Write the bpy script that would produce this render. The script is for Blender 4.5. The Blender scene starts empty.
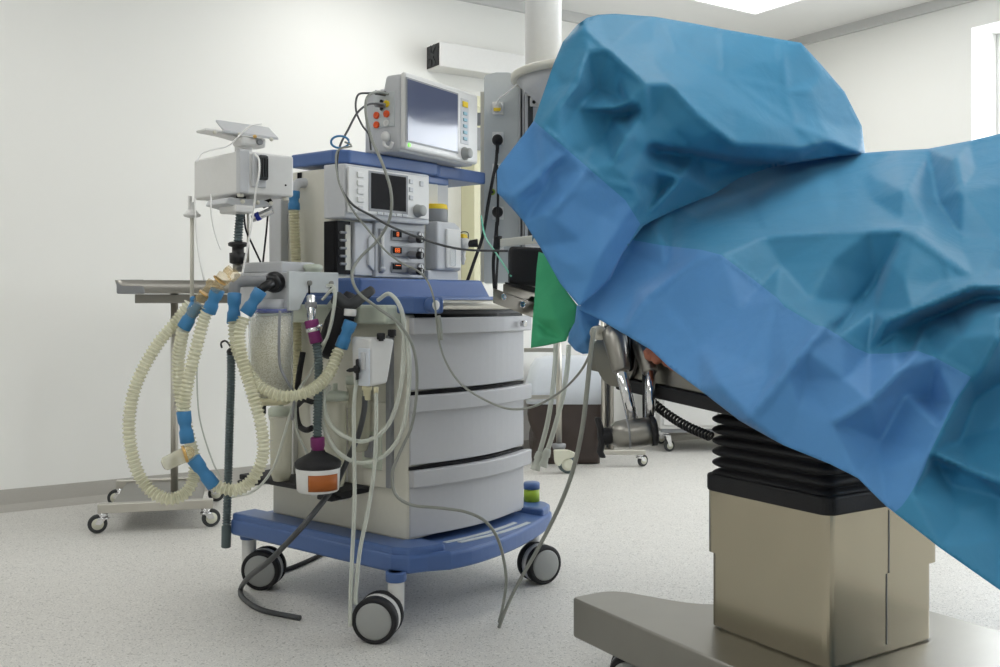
import bpy, bmesh, math, random
import numpy as np
from mathutils import Vector, Matrix
from mathutils.geometry import delaunay_2d_cdt
random.seed(4)
SC = bpy.context.scene
COL = SC.collection
PI = math.pi

# ------------------------------------------------------------------ camera
cam = bpy.data.cameras.new('camera'); co = bpy.data.objects.new('camera', cam); COL.objects.link(co)
cam.sensor_width = 36; cam.lens = 36; cam.shift_y = -0.0335
co.location = (0, 0, 1); co.rotation_euler = (PI/2, 0, 0); cam.clip_start = .05
SC.camera = co
SC.view_settings.view_transform = 'Standard'; SC.view_settings.look = 'None'
SC.view_settings.gamma = 1; SC.view_settings.use_curve_mapping = False
SC.view_settings.exposure = 0.31

def W(px, py, Z):                         # measured point of the photograph at a given distance
    return Vector(((px-500)*Z/1000, Z, 1+(300-py)*Z/1000))

class Frame:
    """horizontal local frame: x runs right-and-away, y runs left-and-away, z is height above floor"""
    def __init__(s, px, Z, off, flip=False):
        n = math.hypot(off, 1000)
        s.o = Vector(((px-500)*Z/1000, Z, 0)); s.ex = Vector((off/n, 1000/n, 0)); s.ey = Vector((-s.ex.y, s.ex.x, 0))
        s.mat = Matrix(((s.ex.x, s.ey.x, 0, s.o.x), (s.ex.y, s.ey.y, 0, s.o.y), (0, 0, 1, 0), (0, 0, 0, 1)))
        s.rot = math.atan2(s.ex.y, s.ex.x)
    def on(s, px, py, ax, val):
        d = Vector(((px-500)/1000, 1, (300-py)/1000))
        if ax == 'z': t = (val-1)/d.z
        else:
            e = s.ex if ax == 'x' else s.ey
            t = (val+s.o.dot(e))/(d.dot(e))
        p = d*t; r = p-s.o
        return Vector((r.dot(s.ex), r.dot(s.ey), 1+p.z))
ID = Matrix.Identity(4)

# ------------------------------------------------------------------ materials
M = {}
def mat(name, col, rough=.5, metal=0, spec=.5, trans=0, bump=None, alpha=1, emit=None, ior=1.45, aniso=0, sss=0, coat=0, sheen=0):
    m = bpy.data.materials.new(name); m.use_nodes = True; nt = m.node_tree; b = nt.nodes['Principled BSDF']
    b.inputs['Base Color'].default_value = (*col, 1); b.inputs['Roughness'].default_value = rough
    b.inputs['Metallic'].default_value = metal; b.inputs['Specular IOR Level'].default_value = spec
    b.inputs['Transmission Weight'].default_value = trans; b.inputs['Alpha'].default_value = alpha; b.inputs['IOR'].default_value = ior
    b.inputs['Coat Weight'].default_value = coat
    if emit: b.inputs['Emission Color'].default_value = (*emit[0], 1); b.inputs['Emission Strength'].default_value = emit[1]
    # light procedural variation on every material
    tc = nt.nodes.new('ShaderNodeTexCoord'); nz = nt.nodes.new('ShaderNodeTexNoise')
    sc, st, vr = bump if bump else (60, .02, .03)
    nz.inputs['Scale'].default_value = sc; nz.inputs['Detail'].default_value = 4
    nt.links.new(tc.outputs['Object'], nz.inputs['Vector'])
    mx = nt.nodes.new('ShaderNodeMix'); mx.data_type = 'RGBA'
    mx.inputs['A'].default_value = (*[c*(1-vr) for c in col], 1); mx.inputs['B'].default_value = (*[min(1, c*(1+vr)) for c in col], 1)
    nt.links.new(nz.outputs['Fac'], mx.inputs['Factor']); nt.links.new(mx.outputs['Result'], b.inputs['Base Color'])
    if st > 0:
        bp = nt.nodes.new('ShaderNodeBump'); bp.inputs['Strength'].default_value = st; bp.inputs['Distance'].default_value = .01
        nt.links.new(nz.outputs['Fac'], bp.inputs['Height']); nt.links.new(bp.outputs['Normal'], b.inputs['Normal'])
    M[name] = m; return m
def s2l(r, g, b):
    f = lambda c: (c/255/12.92) if c/255 <= .04045 else ((c/255+.055)/1.055)**2.4
    return (f(r), f(g), f(b))
mat('wall_paint', s2l(238, 238, 234), .7, bump=(3, .0, .01))
mat('ceiling_paint', s2l(232, 232, 230), .8, bump=(3, 0, .01))
mat('cornice_grey', s2l(205, 205, 203), .6)
mat('white_gloss', s2l(240, 240, 238), .35)
mat('cream_paint', s2l(222, 220, 190), .5)
mat('white_plastic', s2l(222, 222, 220), .35)
mat('cream_plastic', s2l(212, 210, 198), .42)
mat('grey_plastic', s2l(198, 200, 203), .4)
mat('drawer_grey', s2l(184, 185, 188), .42)
mat('mid_grey', s2l(140, 142, 145), .4)
mat('machine_blue', s2l(78, 106, 158), .35)
mat('connector_blue', s2l(62, 128, 178), .45)
mat('deep_blue', s2l(25, 50, 160), .3)
mat('black_plastic', s2l(22, 22, 24), .4)
mat('soft_black', s2l(30, 30, 33), .65, bump=(200, .1, .1))
mat('rubber_grey', s2l(88, 102, 104), .5)
mat('dark_rubber', s2l(52, 54, 56), .55)
mat('cable_grey', s2l(142, 145, 138), .45)
mat('dark_cable', s2l(70, 72, 74), .5)
mat('cable_green', s2l(120, 210, 180), .4)
mat('steel', (.56, .54, .49), .3, 1, bump=(30, .01, .04))
mat('satin_steel', (.31, .30, .275), .36, 1, bump=(12, .01, .05))
mat('warm_steel', (.44, .40, .31), .22, 1, bump=(6, .015, .08))
mat('bracket_metal', (.22, .20, .165), .45, 1)
mat('chrome', (.75, .75, .76), .12, 1)
mat('brass', (.65, .42, .16), .3, 1)
mat('purple', s2l(118, 36, 98), .4)
mat('orange_label', s2l(168, 92, 34), .5)
mat('orange', s2l(232, 88, 30), .4)
mat('yellow', s2l(238, 205, 40), .4)
mat('lime_green', s2l(150, 178, 50), .4)
mat('screen_black', (.010, .010, .012), .2, spec=.12)
mat('display_orange', s2l(150, 50, 20), .4, emit=((1, .18, .02), .7))
mat('led_green', s2l(120, 220, 80), .4, emit=((.3, 1, .15), .6))
mat('bag_brown', s2l(66, 56, 52), .38, bump=(14, .6, .15))
mat('lid_white', s2l(214, 220, 228), .35)
mat('skin', s2l(178, 112, 88), .5, bump=(80, .1, .06))
mat('towel_green', s2l(66, 168, 120), .85, bump=(25, .25, .08))
mat('wheel_grey', s2l(158, 160, 158), .45)
mat('caster_cream', s2l(214, 214, 196), .4)
mat('lamp_panel', (1, 1, 1), .5, emit=((1, .99, .97), 5.5))
mat('daylight', (1, 1, 1), .5, emit=((.93, .96, 1), 5.0))
mat('pale_green_plastic', s2l(198, 205, 190), .4)
mat('sticker', s2l(200, 205, 206), .5)
mat('key_teal', s2l(150, 190, 205), .4)

def shell_mat(name, col, rough, tw, bump=None):   # translucent plastic
    m = mat(name, col, rough, trans=tw, ior=1.2, bump=bump); return m
def clear_mat(name, col, fac, rough=.15, edge=.55):
    m = bpy.data.materials.new(name); m.use_nodes = True; nt = m.node_tree; nt.nodes.clear()
    o = nt.nodes.new('ShaderNodeOutputMaterial'); mx = nt.nodes.new('ShaderNodeMixShader')
    t = nt.nodes.new('ShaderNodeBsdfTransparent'); t.inputs['Color'].default_value = (*[.84+.16*c for c in col], 1)
    p = nt.nodes.new('ShaderNodeBsdfPrincipled'); p.inputs['Base Color'].default_value = (*col, 1); p.inputs['Roughness'].default_value = rough
    lw = nt.nodes.new('ShaderNodeLayerWeight'); lw.inputs['Blend'].default_value = .35
    mr = nt.nodes.new('ShaderNodeMapRange'); mr.inputs['To Min'].default_value = fac; mr.inputs['To Max'].default_value = min(1, fac+edge)
    nt.links.new(lw.outputs['Facing'], mr.inputs['Value']); nt.links.new(mr.outputs['Result'], mx.inputs['Fac'])
    nt.links.new(t.outputs[0], mx.inputs[1]); nt.links.new(p.outputs[0], mx.inputs[2]); nt.links.new(mx.outputs[0], o.inputs['Surface'])
    M[name] = m
clear_mat('hose_clear', s2l(234, 232, 204), .5, .25)
clear_mat('tube_clear', s2l(222, 226, 216), .55, .2)
clear_mat('hose_beige', s2l(220, 214, 178), .85, .35)
clear_mat('amber_clear', s2l(240, 214, 150), .10, .08, .35)
clear_mat('jar_clear', s2l(228, 226, 204), .35, .15)
clear_mat('glass', s2l(215, 222, 225), .08, .05)

def floor_mat():
    m = bpy.data.materials.new('speckled_vinyl'); m.use_nodes = True; nt = m.node_tree; b = nt.nodes['Principled BSDF']
    tc = nt.nodes.new('ShaderNodeTexCoord')
    base = (*s2l(214, 212, 207), 1)
    prev = None
    def ramp(node, pos, c0, c1, w=.02):
        r = nt.nodes.new('ShaderNodeValToRGB'); r.color_ramp.elements[0].position = pos; r.color_ramp.elements[1].position = pos+w
        r.color_ramp.elements[0].color = c0; r.color_ramp.elements[1].color = c1
        nt.links.new(node, r.inputs['Fac']); return r.outputs['Color']
    cur = None
    for scale, pos, colr, seed in ((260, .64, s2l(164, 165, 164), 0), (150, .66, s2l(176, 174, 168), 3.3), (330, .62, s2l(232, 231, 226), 7.1)):
        mp = nt.nodes.new('ShaderNodeMapping'); mp.inputs['Location'].default_value = (seed, seed, 0)
        nt.links.new(tc.outputs['Object'], mp.inputs['Vector'])
        n = nt.nodes.new('ShaderNodeTexNoise'); n.inputs['Scale'].default_value = scale*.62; n.inputs['Detail'].default_value = 1
        nt.links.new(mp.outputs[0], n.inputs['Vector'])
        f = ramp(n.outputs['Fac'], pos, (0, 0, 0, 1), (1, 1, 1, 1))
        mx = nt.nodes.new('ShaderNodeMix'); mx.data_type = 'RGBA'; mx.inputs['B'].default_value = (*colr, 1)
        if cur is None: mx.inputs['A'].default_value = base
        else: nt.links.new(cur, mx.inputs['A'])
        nt.links.new(f, mx.inputs['Factor']); cur = mx.outputs['Result']
    n = nt.nodes.new('ShaderNodeTexNoise'); n.inputs['Scale'].default_value = 18; n.inputs['Detail'].default_value = 6
    nt.links.new(tc.outputs['Object'], n.inputs['Vector'])
    mr = nt.nodes.new('ShaderNodeMapRange'); mr.inputs['To Min'].default_value = .93; mr.inputs['To Max'].default_value = 1.05
    nt.links.new(n.outputs['Fac'], mr.inputs['Value'])
    mm = nt.nodes.new('ShaderNodeMix'); mm.data_type = 'RGBA'; mm.blend_type = 'MULTIPLY'; mm.inputs['Factor'].default_value = 1
    nt.links.new(cur, mm.inputs['A']); nt.links.new(mr.outputs['Result'], mm.inputs['B'])
    nt.links.new(mm.outputs['Result'], b.inputs['Base Color'])
    b.inputs['Roughness'].default_value = .42; b.inputs['Specular IOR Level'].default_value = .35
    M['floor'] = m
floor_mat()

def granule_mat():
    m = bpy.data.materials.new('lime_granules'); m.use_nodes = True; nt = m.node_tree; b = nt.nodes['Principled BSDF']
    tc = nt.nodes.new('ShaderNodeTexCoord'); v = nt.nodes.new('ShaderNodeTexVoronoi'); v.inputs['Scale'].default_value = 260
    nt.links.new(tc.outputs['Object'], v.inputs['Vector'])
    r = nt.nodes.new('ShaderNodeValToRGB'); r.color_ramp.elements[0].color = (*s2l(248, 244, 228), 1); r.color_ramp.elements[1].color = (*s2l(212, 204, 176), 1)
    r.color_ramp.elements[0].position = .35; r.color_ramp.elements[1].position = .75
    nt.links.new(v.outputs['Distance'], r.inputs['Fac']); nt.links.new(r.outputs['Color'], b.inputs['Base Color']); b.inputs['Roughness'].default_value = .5
    bp = nt.nodes.new('ShaderNodeBump'); bp.inputs['Strength'].default_value = .5; bp.inputs['Distance'].default_value = .003
    nt.links.new(v.outputs['Distance'], bp.inputs['Height']); nt.links.new(bp.outputs['Normal'], b.inputs['Normal'])
    M['granules'] = m
granule_mat()

def cloth_mat(name, col, rough=.55, thin=.25):
    """non-woven drape: slightly satin, light passes through it a little"""
    m = bpy.data.materials.new(name); m.use_nodes = True; nt = m.node_tree; b = nt.nodes['Principled BSDF']; out = nt.nodes['Material Output']
    tc = nt.nodes.new('ShaderNodeTexCoord')
    n = nt.nodes.new('ShaderNodeTexNoise'); n.inputs['Scale'].default_value = 7; n.inputs['Detail'].default_value = 5; n.inputs['Distortion'].default_value = .6
    n2 = nt.nodes.new('ShaderNodeTexNoise'); n2.inputs['Scale'].default_value = 420; n2.inputs['Detail'].default_value = 2
    for q in (n, n2): nt.links.new(tc.outputs['Object'], q.inputs['Vector'])
    mx = nt.nodes.new('ShaderNodeMix'); mx.data_type = 'RGBA'
    mx.inputs['A'].default_value = (*[c*.93 for c in col], 1); mx.inputs['B'].default_value = (*[min(1, c*1.07) for c in col], 1)
    nt.links.new(n.outputs['Fac'], mx.inputs['Factor']); nt.links.new(mx.outputs['Result'], b.inputs['Base Color'])
    b.inputs['Roughness'].default_value = rough; b.inputs['Specular IOR Level'].default_value = .35; b.inputs['Sheen Weight'].default_value = .15
    b1 = nt.nodes.new('ShaderNodeBump'); b1.inputs['Strength'].default_value = .35; b1.inputs['Distance'].default_value = .012
    b2 = nt.nodes.new('ShaderNodeBump'); b2.inputs['Strength'].default_value = .08; b2.inputs['Distance'].default_value = .001
    nt.links.new(n.outputs['Fac'], b1.inputs['Height']); nt.links.new(n2.outputs['Fac'], b2.inputs['Height'])
    nt.links.new(b1.outputs['Normal'], b2.inputs['Normal']); nt.links.new(b2.outputs['Normal'], b.inputs['Normal'])
    tr = nt.nodes.new('ShaderNodeBsdfTranslucent'); nt.links.new(mx.outputs['Result'], tr.inputs['Color'])
    ms = nt.nodes.new('ShaderNodeMixShader'); ms.inputs['Fac'].default_value = thin
    nt.links.new(b.outputs[0], ms.inputs[1]); nt.links.new(tr.outputs[0], ms.inputs[2]); nt.links.new(ms.outputs[0], out.inputs['Surface'])
    M[name] = m
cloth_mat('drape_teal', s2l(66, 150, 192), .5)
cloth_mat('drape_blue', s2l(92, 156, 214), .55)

def screen_mat():
    m = bpy.data.materials.new('monitor_glass'); m.use_nodes = True; nt = m.node_tree; b = nt.nodes['Principled BSDF']
    b.inputs['Base Color'].default_value = (*s2l(78, 86, 112), 1); b.inputs['Roughness'].default_value = .16
    b.inputs['Coat Weight'].default_value = .5; b.inputs['Coat Roughness'].default_value = .1
    M['monitor_glass'] = m
screen_mat()

# ------------------------------------------------------------------ mesh builder
class MB:
    def __init__(s, fr=None): s.bm = bmesh.new(); s.m = fr.mat if isinstance(fr, Frame) else (fr or ID)
    def v(s, p): return s.bm.verts.new(s.m @ Vector(p))
    def poly(s, vs, mi=0):
        try:
            f = s.bm.faces.new(vs); f.material_index = mi; return f
        except ValueError: return None
    def hexa(s, P, mi=0):
        v = [s.v(p) for p in P]
        for q in ((3, 2, 1, 0), (4, 5, 6, 7), (0, 1, 5, 4), (1, 2, 6, 5), (2, 3, 7, 6), (3, 0, 4, 7)): s.poly([v[i] for i in q], mi)
        return s
    def box(s, x0, x1, y0, y1, z0, z1, mi=0):
        return s.hexa([(x0, y0, z0), (x1, y0, z0), (x1, y1, z0), (x0, y1, z0), (x0, y0, z1), (x1, y0, z1), (x1, y1, z1), (x0, y1, z1)], mi)
    def prism(s, pts, a0, a1, ax='z', mi=0):
        f = {'z': lambda p, a: (p[0], p[1], a), 'y': lambda p, a: (p[0], a, p[1]), 'x': lambda p, a: (a, p[0], p[1])}[ax]
        A = [s.v(f(p, a0)) for p in pts]; B = [s.v(f(p, a1)) for p in pts]; n = len(pts)
        s.poly(A[::-1], mi); s.poly(B, mi)
        for i in range(n): s.poly([A[i], A[(i+1) % n], B[(i+1) % n], B[i]], mi)
        return s
    def rings(s, R, closed=True, mi=0, smooth=True):
        L = [[s.v(p) for p in r] for r in R]; n = len(L[0])
        for a, b in zip(L, L[1:]):
            for i in range(n):
                f = s.poly([a[i], a[(i+1) % n], b[(i+1) % n], b[i]], mi)
                if f: f.smooth = smooth
        if closed: s.poly(L[0][::-1], mi); s.poly(L[-1], mi)
        return s
    def lathe(s, p0, d, prof, seg=24, mi=0):     # prof: (distance along, radius)
        p0 = Vector(p0); d = Vector(d).normalized(); a = d.orthogonal().normalized(); b = d.cross(a)
        return s.rings([[p0+d*t+(a*math.cos(2*PI*k/seg)+b*math.sin(2*PI*k/seg))*max(r, 1e-5) for k in range(seg)] for t, r in prof], mi=mi)
    def cyl(s, p0, p1, r, r2=None, seg=20, mi=0):
        p0, p1 = Vector(p0), Vector(p1); L = (p1-p0).length
        return s.lathe(p0, p1-p0, [(0, r), (L, r if r2 is None else r2)], seg, mi)
    def ball(s, c, r, sx=1, sy=1, sz=1, seg=16, mi=0):
        c = Vector(c); R = []
        for j in range(1, seg//2):
            t = PI*j/(seg//2); R.append([c+Vector((math.sin(t)*math.cos(2*PI*k/seg)*r*sx, math.sin(t)*math.sin(2*PI*k/seg)*r*sy, -math.cos(t)*r*sz)) for k in range(seg)])
        return s.rings(R, mi=mi)
    def sweep(s, pts, rad, seg=10, n=None, close_loop=False, mi=0):
        P = smooth_path([Vector(p) for p in pts], n) if n else [Vector(p) for p in pts]
        T = [(P[min(i+1, len(P)-1)]-P[max(i-1, 0)]).normalized() for i in range(len(P))]
        a = T[0].orthogonal().normalized(); R = []; L = 0
        for i, p in enumerate(P):
            if i: L += (p-P[i-1]).length
            a = (a-T[i]*a.dot(T[i])).normalized(); b = T[i].cross(a)
            r = rad(L, i/(len(P)-1)) if callable(rad) else rad
            R.append([p+(a*math.cos(2*PI*k/seg)+b*math.sin(2*PI*k/seg))*r for k in range(seg)])
        return s.rings(R, mi=mi)

def catmull(P, t):
    n = len(P)-1; i = min(int(t*n), n-1); u = t*n-i
    p0 = P[i-1] if i > 0 else P[0]*2-P[1]; p3 = P[i+2] if i+2 <= n else P[n]*2-P[n-1]; p1, p2 = P[i], P[i+1]
    return ((p1*2)+(p2-p0)*u+(p0*2-p1*5+p2*4-p3)*u*u+(p1*3-p0-p2*3+p3)*u**3)*.5
def smooth_path(P, n):
    if len(P) == 2: return [P[0].lerp(P[1], k/n) for k in range(n+1)]
    D = [catmull(P, k/(n*3)) for k in range(n*3+1)]
    L = [0]
    for a, b in zip(D, D[1:]): L.append(L[-1]+(b-a).length)
    out = []; j = 0
    for k in range(n+1):
        d = L[-1]*k/n
        while j < len(L)-2 and L[j+1] < d: j += 1
        w = (d-L[j])/max(1e-9, L[j+1]-L[j]); out.append(D[j].lerp(D[j+1], min(1, max(0, w))))
    return out

ROOTM = {}
def world_of(o):
    return ROOTM.get(o, ID)
def obj(name, mb, ms, parent=None, bevel=0, smooth=None, seg=2, solid=0, origin=None, subd=0):
    """mesh is in world space inside mb; stored relative to its parent (or origin)"""
    bm = mb.bm if isinstance(mb, MB) else mb
    bmesh.ops.recalc_face_normals(bm, faces=bm.faces)
    if parent is not None: mw = world_of(parent)
    else:
        if origin is None:
            xs = [v.co for v in bm.verts]; origin = Vector(((min(v.x for v in xs)+max(v.x for v in xs))/2, (min(v.y for v in xs)+max(v.y for v in xs))/2, min(v.z for v in xs)))
        mw = Matrix.Translation(origin)
    bm.transform(mw.inverted())
    me = bpy.data.meshes.new(name); bm.to_mesh(me); bm.free()
    for m in (ms if isinstance(ms, (list, tuple)) else [ms]): me.materials.append(M[m])
    o = bpy.data.objects.new(name, me); COL.objects.link(o)
    ROOTM[o] = mw
    if parent is not None: o.parent = parent
    else: o.matrix_world = mw
    if bevel:
        b = o.modifiers.new('bevel', 'BEVEL'); b.width = bevel; b.segments = seg; b.limit_method = 'ANGLE'; b.angle_limit = math.radians(40); b.harden_normals = False
        if smooth is None: smooth = False
    if solid:
        s = o.modifiers.new('solid', 'SOLIDIFY'); s.thickness = solid; s.offset = 0
    if subd:
        s = o.modifiers.new('sub', 'SUBSURF'); s.levels = subd; s.render_levels = subd
    return o
def tag(o, label, cat, group=None, kind=None):
    o['label'] = label; o['category'] = cat
    if group: o['group'] = group
    if kind: o['kind'] = kind
    return o
def thing(name, label, cat, loc, rot=0, group=None):
    o = bpy.data.objects.new(name, None); COL.objects.link(o); o.empty_display_size = .05
    mw = Matrix.Translation(Vector(loc)) @ Matrix.Rotation(rot, 4, 'Z'); o.matrix_world = mw; ROOTM[o] = mw
    return tag(o, label, cat, group)
def struct(name, mb, m, **k):
    o = obj(name, mb, m, **k); o['kind'] = 'structure'; return o
def floor_at(p): return (p[0], p[1], 0)

# ------------------------------------------------------------------ the room
a = Vector((1500, 1000, 0)).normalized(); bq = Vector((a.y, -a.x, 0))
RC = Vector((1.95, 7.618, 0))
RM = Matrix(((-a.x, bq.x, 0, RC.x), (-a.y, bq.y, 0, RC.y), (0, 0, 1, 0), (0, 0, 0, 1)))   # x: along back wall to the left, y: towards the camera
PW, QW, CH = 8.2, 8.6, 2.905
struct('floor', MB(RM).box(-.2, PW+.2, -.2, QW+.2, -.1, 0), 'floor')
struct('ceiling', MB(RM).box(-.2, PW+.2, -.2, QW+.2, CH, CH+.1), 'ceiling_paint')
# back wall with a doorway behind the pendant (doorway opening px 425..482, top y ~90)
def room_back(px, py):
    d = Vector(((px-500)/1000, 1, (300-py)/1000)); n = Vector((a.y, -a.x, 0)); t = RC.dot(n)/d.dot(n); p = d*t; r = p-RC
    return (-r.dot(a), 1+p.z)
dL = room_back(424, 90)[0]; dR = room_back(481, 90)[0]; dT = room_back(478, 97)[1]
struct('wall_back', MB(RM).box(-.2, dR, -.2, 0, 0, CH).box(dL, PW+.2, -.2, 0, 0, CH).box(dR, dL, -.2, 0, dT, CH), 'wall_paint')
# right wall with window
def room_right(px, py):
    d = Vector(((px-500)/1000, 1, (300-py)/1000)); t = RC.dot(a)/d.dot(a); p = d*t
    return ((p-RC).dot(bq), 1+p.z)
q0 = room_right(971.5, 28)[0]; z1 = room_right(971.5, 28)[1]; q1 = q0+1.6; z0 = .95; w2q0, w2q1 = 5.1, 6.3
struct('wall_right', MB(RM).box(-.35, 0, 0, q0, 0, CH).box(-.35, 0, q1, w2q0, 0, CH).box(-.35, 0, w2q1, QW, 0, CH).box(-.35, 0, w2q0, w2q1, 0, z0).box(-.35, 0, w2q0, w2q1, z1, CH).box(-.35, 0, q0, q1, 0, z0).box(-.35, 0, q0, q1, z1, CH), 'wall_paint')
struct('wall_left', MB(RM).box(PW, PW+.2, 0, QW, 0, CH), 'wall_paint')
struct('wall_front', MB(RM).box(-.2, PW+.2, QW, QW+.2, 0, CH), 'wall_paint')
for nm, B in (('trim_1', (0, PW, 0, .03)), ('trim_2', (0, .03, .03, QW))):
    struct(nm, MB(RM).box(*B, 2.84, CH), 'cornice_grey')
def coved(mb, along, L0, L1):
    prof = [(0, 0), (.055, 0), (.03, .008), (.014, .03), (.01, .1), (0, .1)]
    for (u0, u1) in ((L0, L1),):
        if along == 'x': mb.prism(prof, u0, u1, 'x')
        else:
            A = [mb.v((p[0], u0, p[1])) for p in prof]; B = [mb.v((p[0], u1, p[1])) for p in prof]
            for i in range(len(prof)): mb.poly([A[i], A[(i+1) % 6], B[(i+1) % 6], B[i]])
            mb.poly(A); mb.poly(B)
    return mb
mat('cove_vinyl', s2l(176, 173, 166), .5, bump=(300, .02, .12))
struct('baseboard_back', coved(coved(MB(RM), 'x', .03, dR), 'x', dL, PW), 'cove_vinyl')
struct('baseboard_right', coved(MB(RM), 'y', .05, QW), 'cove_vinyl')
# doorway: cream frame, white door leaf
w = MB(RM).box(dR, dR+.07, -.2, .03, 0, dT-.07).box(dL-.07, dL, -.2, .03, 0, dT-.07).box(dR, dL, -.2, .03, dT-.07, dT)
d1 = struct('door_1', MB(RM).box(dR+.07, dL-.07, -.16, -.12, 0, dT-.07), 'white_gloss', bevel=.003)
obj('door_frame', w, 'cream_paint', d1, bevel=.004)
hz = room_back(477, 140)[1]
obj('hinge', MB(RM).box(dR+.02, dR+.075, .03, .045, hz-.07, hz+.07), 'mid_grey', d1, bevel=.003)
# window
w1 = struct('window_1', MB(RM).box(-.32, -.28, q0, q0+.06, z0, z1).box(-.32, -.28, q1-.06, q1, z0, z1).box(-.32, -.28, q0+.06, q1-.06, z0, z0+.06)
            .box(-.32, -.28, q0+.06, q1-.06, z1-.06, z1).box(-.32, -.28, (q0+q1)/2-.03, (q0+q1)/2+.03, z0+.06, z1-.06), 'white_gloss', bevel=.003)
obj('window_pane', MB(RM).box(-.303, -.297, q0+.06, q1-.06, z0+.06, z1-.06), 'glass', w1)
# added fill window further along the same wall, out of view, and the sky outside through both

def area(name, M4, sx, sy, power, col=(1, 1, 1)):
    l = bpy.data.lights.new(name, 'AREA'); l.shape = 'RECTANGLE'; l.size = sx; l.size_y = sy; l.energy = power; l.color = col
    o = bpy.data.objects.new(name, l); COL.objects.link(o); o.matrix_world = M4; return o
Lx = RM @ Matrix.Translation((-.34, (q0+q1)/2, (z0+z1)/2)) @ Matrix.Rotation(-PI/2, 4, 'Y')
area('window_and_fill_light', Lx, z1-z0, q1-q0, 60, (.93, .96, 1))
w2 = struct('fill_window', MB(RM).box(-.32, -.28, w2q0, w2q0+.06, z0, z1).box(-.32, -.28, w2q1-.06, w2q1, z0, z1).box(-.32, -.28, w2q0+.06, w2q1-.06, z0, z0+.06)
            .box(-.32, -.28, w2q0+.06, w2q1-.06, z1-.06, z1), 'white_gloss', bevel=.003)
obj('window_pane', MB(RM).box(-.303, -.297, w2q0+.06, w2q1-.06, z0+.06, z1-.06), 'glass', w2)
area('window_and_fill_light', RM @ Matrix.Translation((-.34, (w2q0+w2q1)/2, (z0+z1)/2)) @ Matrix.Rotation(-PI/2, 4, 'Y'), z1-z0, w2q1-w2q0, 60, (.93, .96, 1))  # fill light behind the added, unseen window
d2 = struct('added_dark_door', MB(RM).box(-.02, .02, 6.6, 8.3, 0, 2.3), 'dark_rubber', bevel=.004)  # added unseen dark door, there to darken reflections in the steel column
obj('door_handle', MB(RM).box(.02, .06, 6.7, 6.73, 1.0, 1.15), 'steel', d2, bevel=.004)  # handle of the added door
# ceiling light panels (visible one has its corner at px 755,11)
def panel(p, q, first=False, sx=.6, sy=1.2):
    t = thing('ceiling_light', 'square-edged white fluorescent ceiling panel above the blue drape', 'ceiling light', RM @ Vector((p+sx/2, q+sy/2, CH-.03)), 0)
    obj('light_frame', MB(RM).box(p, p+sx, q, q+.025, CH-.03, CH-.001).box(p, p+sx, q+sy-.025, q+sy, CH-.03, CH-.001)
        .box(p, p+.025, q+.025, q+sy-.025, CH-.03, CH-.001).box(p+sx-.025, p+sx, q+.025, q+sy-.025, CH-.03, CH-.001), 'white_gloss', t)
    obj('diffuser', MB(RM).box(p+.025, p+sx-.025, q+.025, q+sy-.025, CH-.02, CH-.001), 'lamp_panel', t)
    return t
_z = (CH-1)/.289; _c = Vector((.255*_z, _z, 0))-RC
PP, PQ = -_c.dot(a), _c.dot(bq)
panel(PP, PQ)
k = 0
for p in (3.2, 5.8):
    for q in (.42, 2.9, 5.4):
        t = panel(p, q); t['label'] = 'white fluorescent ceiling panel over the room, one of several like it'; t['group'] = 'ceiling light panels'
for q in (2.9, 5.4):
    t = panel(.65, q); t['label'] = 'white fluorescent ceiling panel over the room, one of several like it'; t['group'] = 'ceiling light panels'
wd = bpy.data.worlds.new('world'); SC.world = wd; wd.use_nodes = True
wd.node_tree.nodes['Background'].inputs['Color'].default_value = (.9, .95, 1, 1); wd.node_tree.nodes['Background'].inputs['Strength'].default_value = 2.5

# ------------------------------------------------------------------ anaesthesia machine
F = Frame(408, 3.1, 800)
mroot = thing('anesthesia_machine', 'tall grey and blue anaesthesia machine with three drawers on a blue wheeled base', 'anaesthesia machine', F.mat @ Vector((.3, .33, 0)), F.rot)
def bow(u0, u1, v, d, n=14, back=None):
    pts = [(u0+(u1-u0)*i/n, v-d*math.sin(PI*i/n)) for i in range(n+1)]
    return pts+([(u1, back), (u0, back)] if back is not None else [])
# base
bp = [(-.105, .76), (-.105, -.03), (-.085, -.085), (-.03, -.11)]
bp += [tuple(p.xy) for p in smooth_path([Vector((.03, -.152, 0)), Vector((.12, -.168, 0)), Vector((.25, -.166, 0)), Vector((.38, -.147, 0)), Vector((.52, -.112, 0)), Vector((.66, -.066, 0))], 16)]
bp += [(.70, -.045), (.725, -.01), (.745, .1), (.745, .70), (.70, .76)]
base = obj('base', MB(F).prism(bp, .18, .238), 'machine_blue', mroot, bevel=.012, seg=3)
obj('base_pad', MB(F).prism([(-.10, .755), (-.10, -.03), (-.08, -.08), (-.03, -.105), (.035, -.125), (.045, -.02), (.0, .02), (0, .755)], .23, .257), 'machine_blue', base, bevel=.008)
obj('base_pad', MB(F).prism([(.605, .02), (.605, -.075), (.66, -.058), (.698, -.038), (.72, -.005), (.74, .1), (.74, .70), (.605, .70)], .23, .262), 'machine_blue', base, bevel=.008)
for d in (0, 1):
    v0 = -.060-.034*d
    pts = [(.10+.03*d+.36*i/8, v0-.030*math.sin(PI*(i+1.4)/11)) for i in range(9)]
    obj('step_strip', MB(F).prism(pts+[(x, y+.017) for x, y in pts[::-1]], .236, .2405), 'sticker', base)
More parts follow.
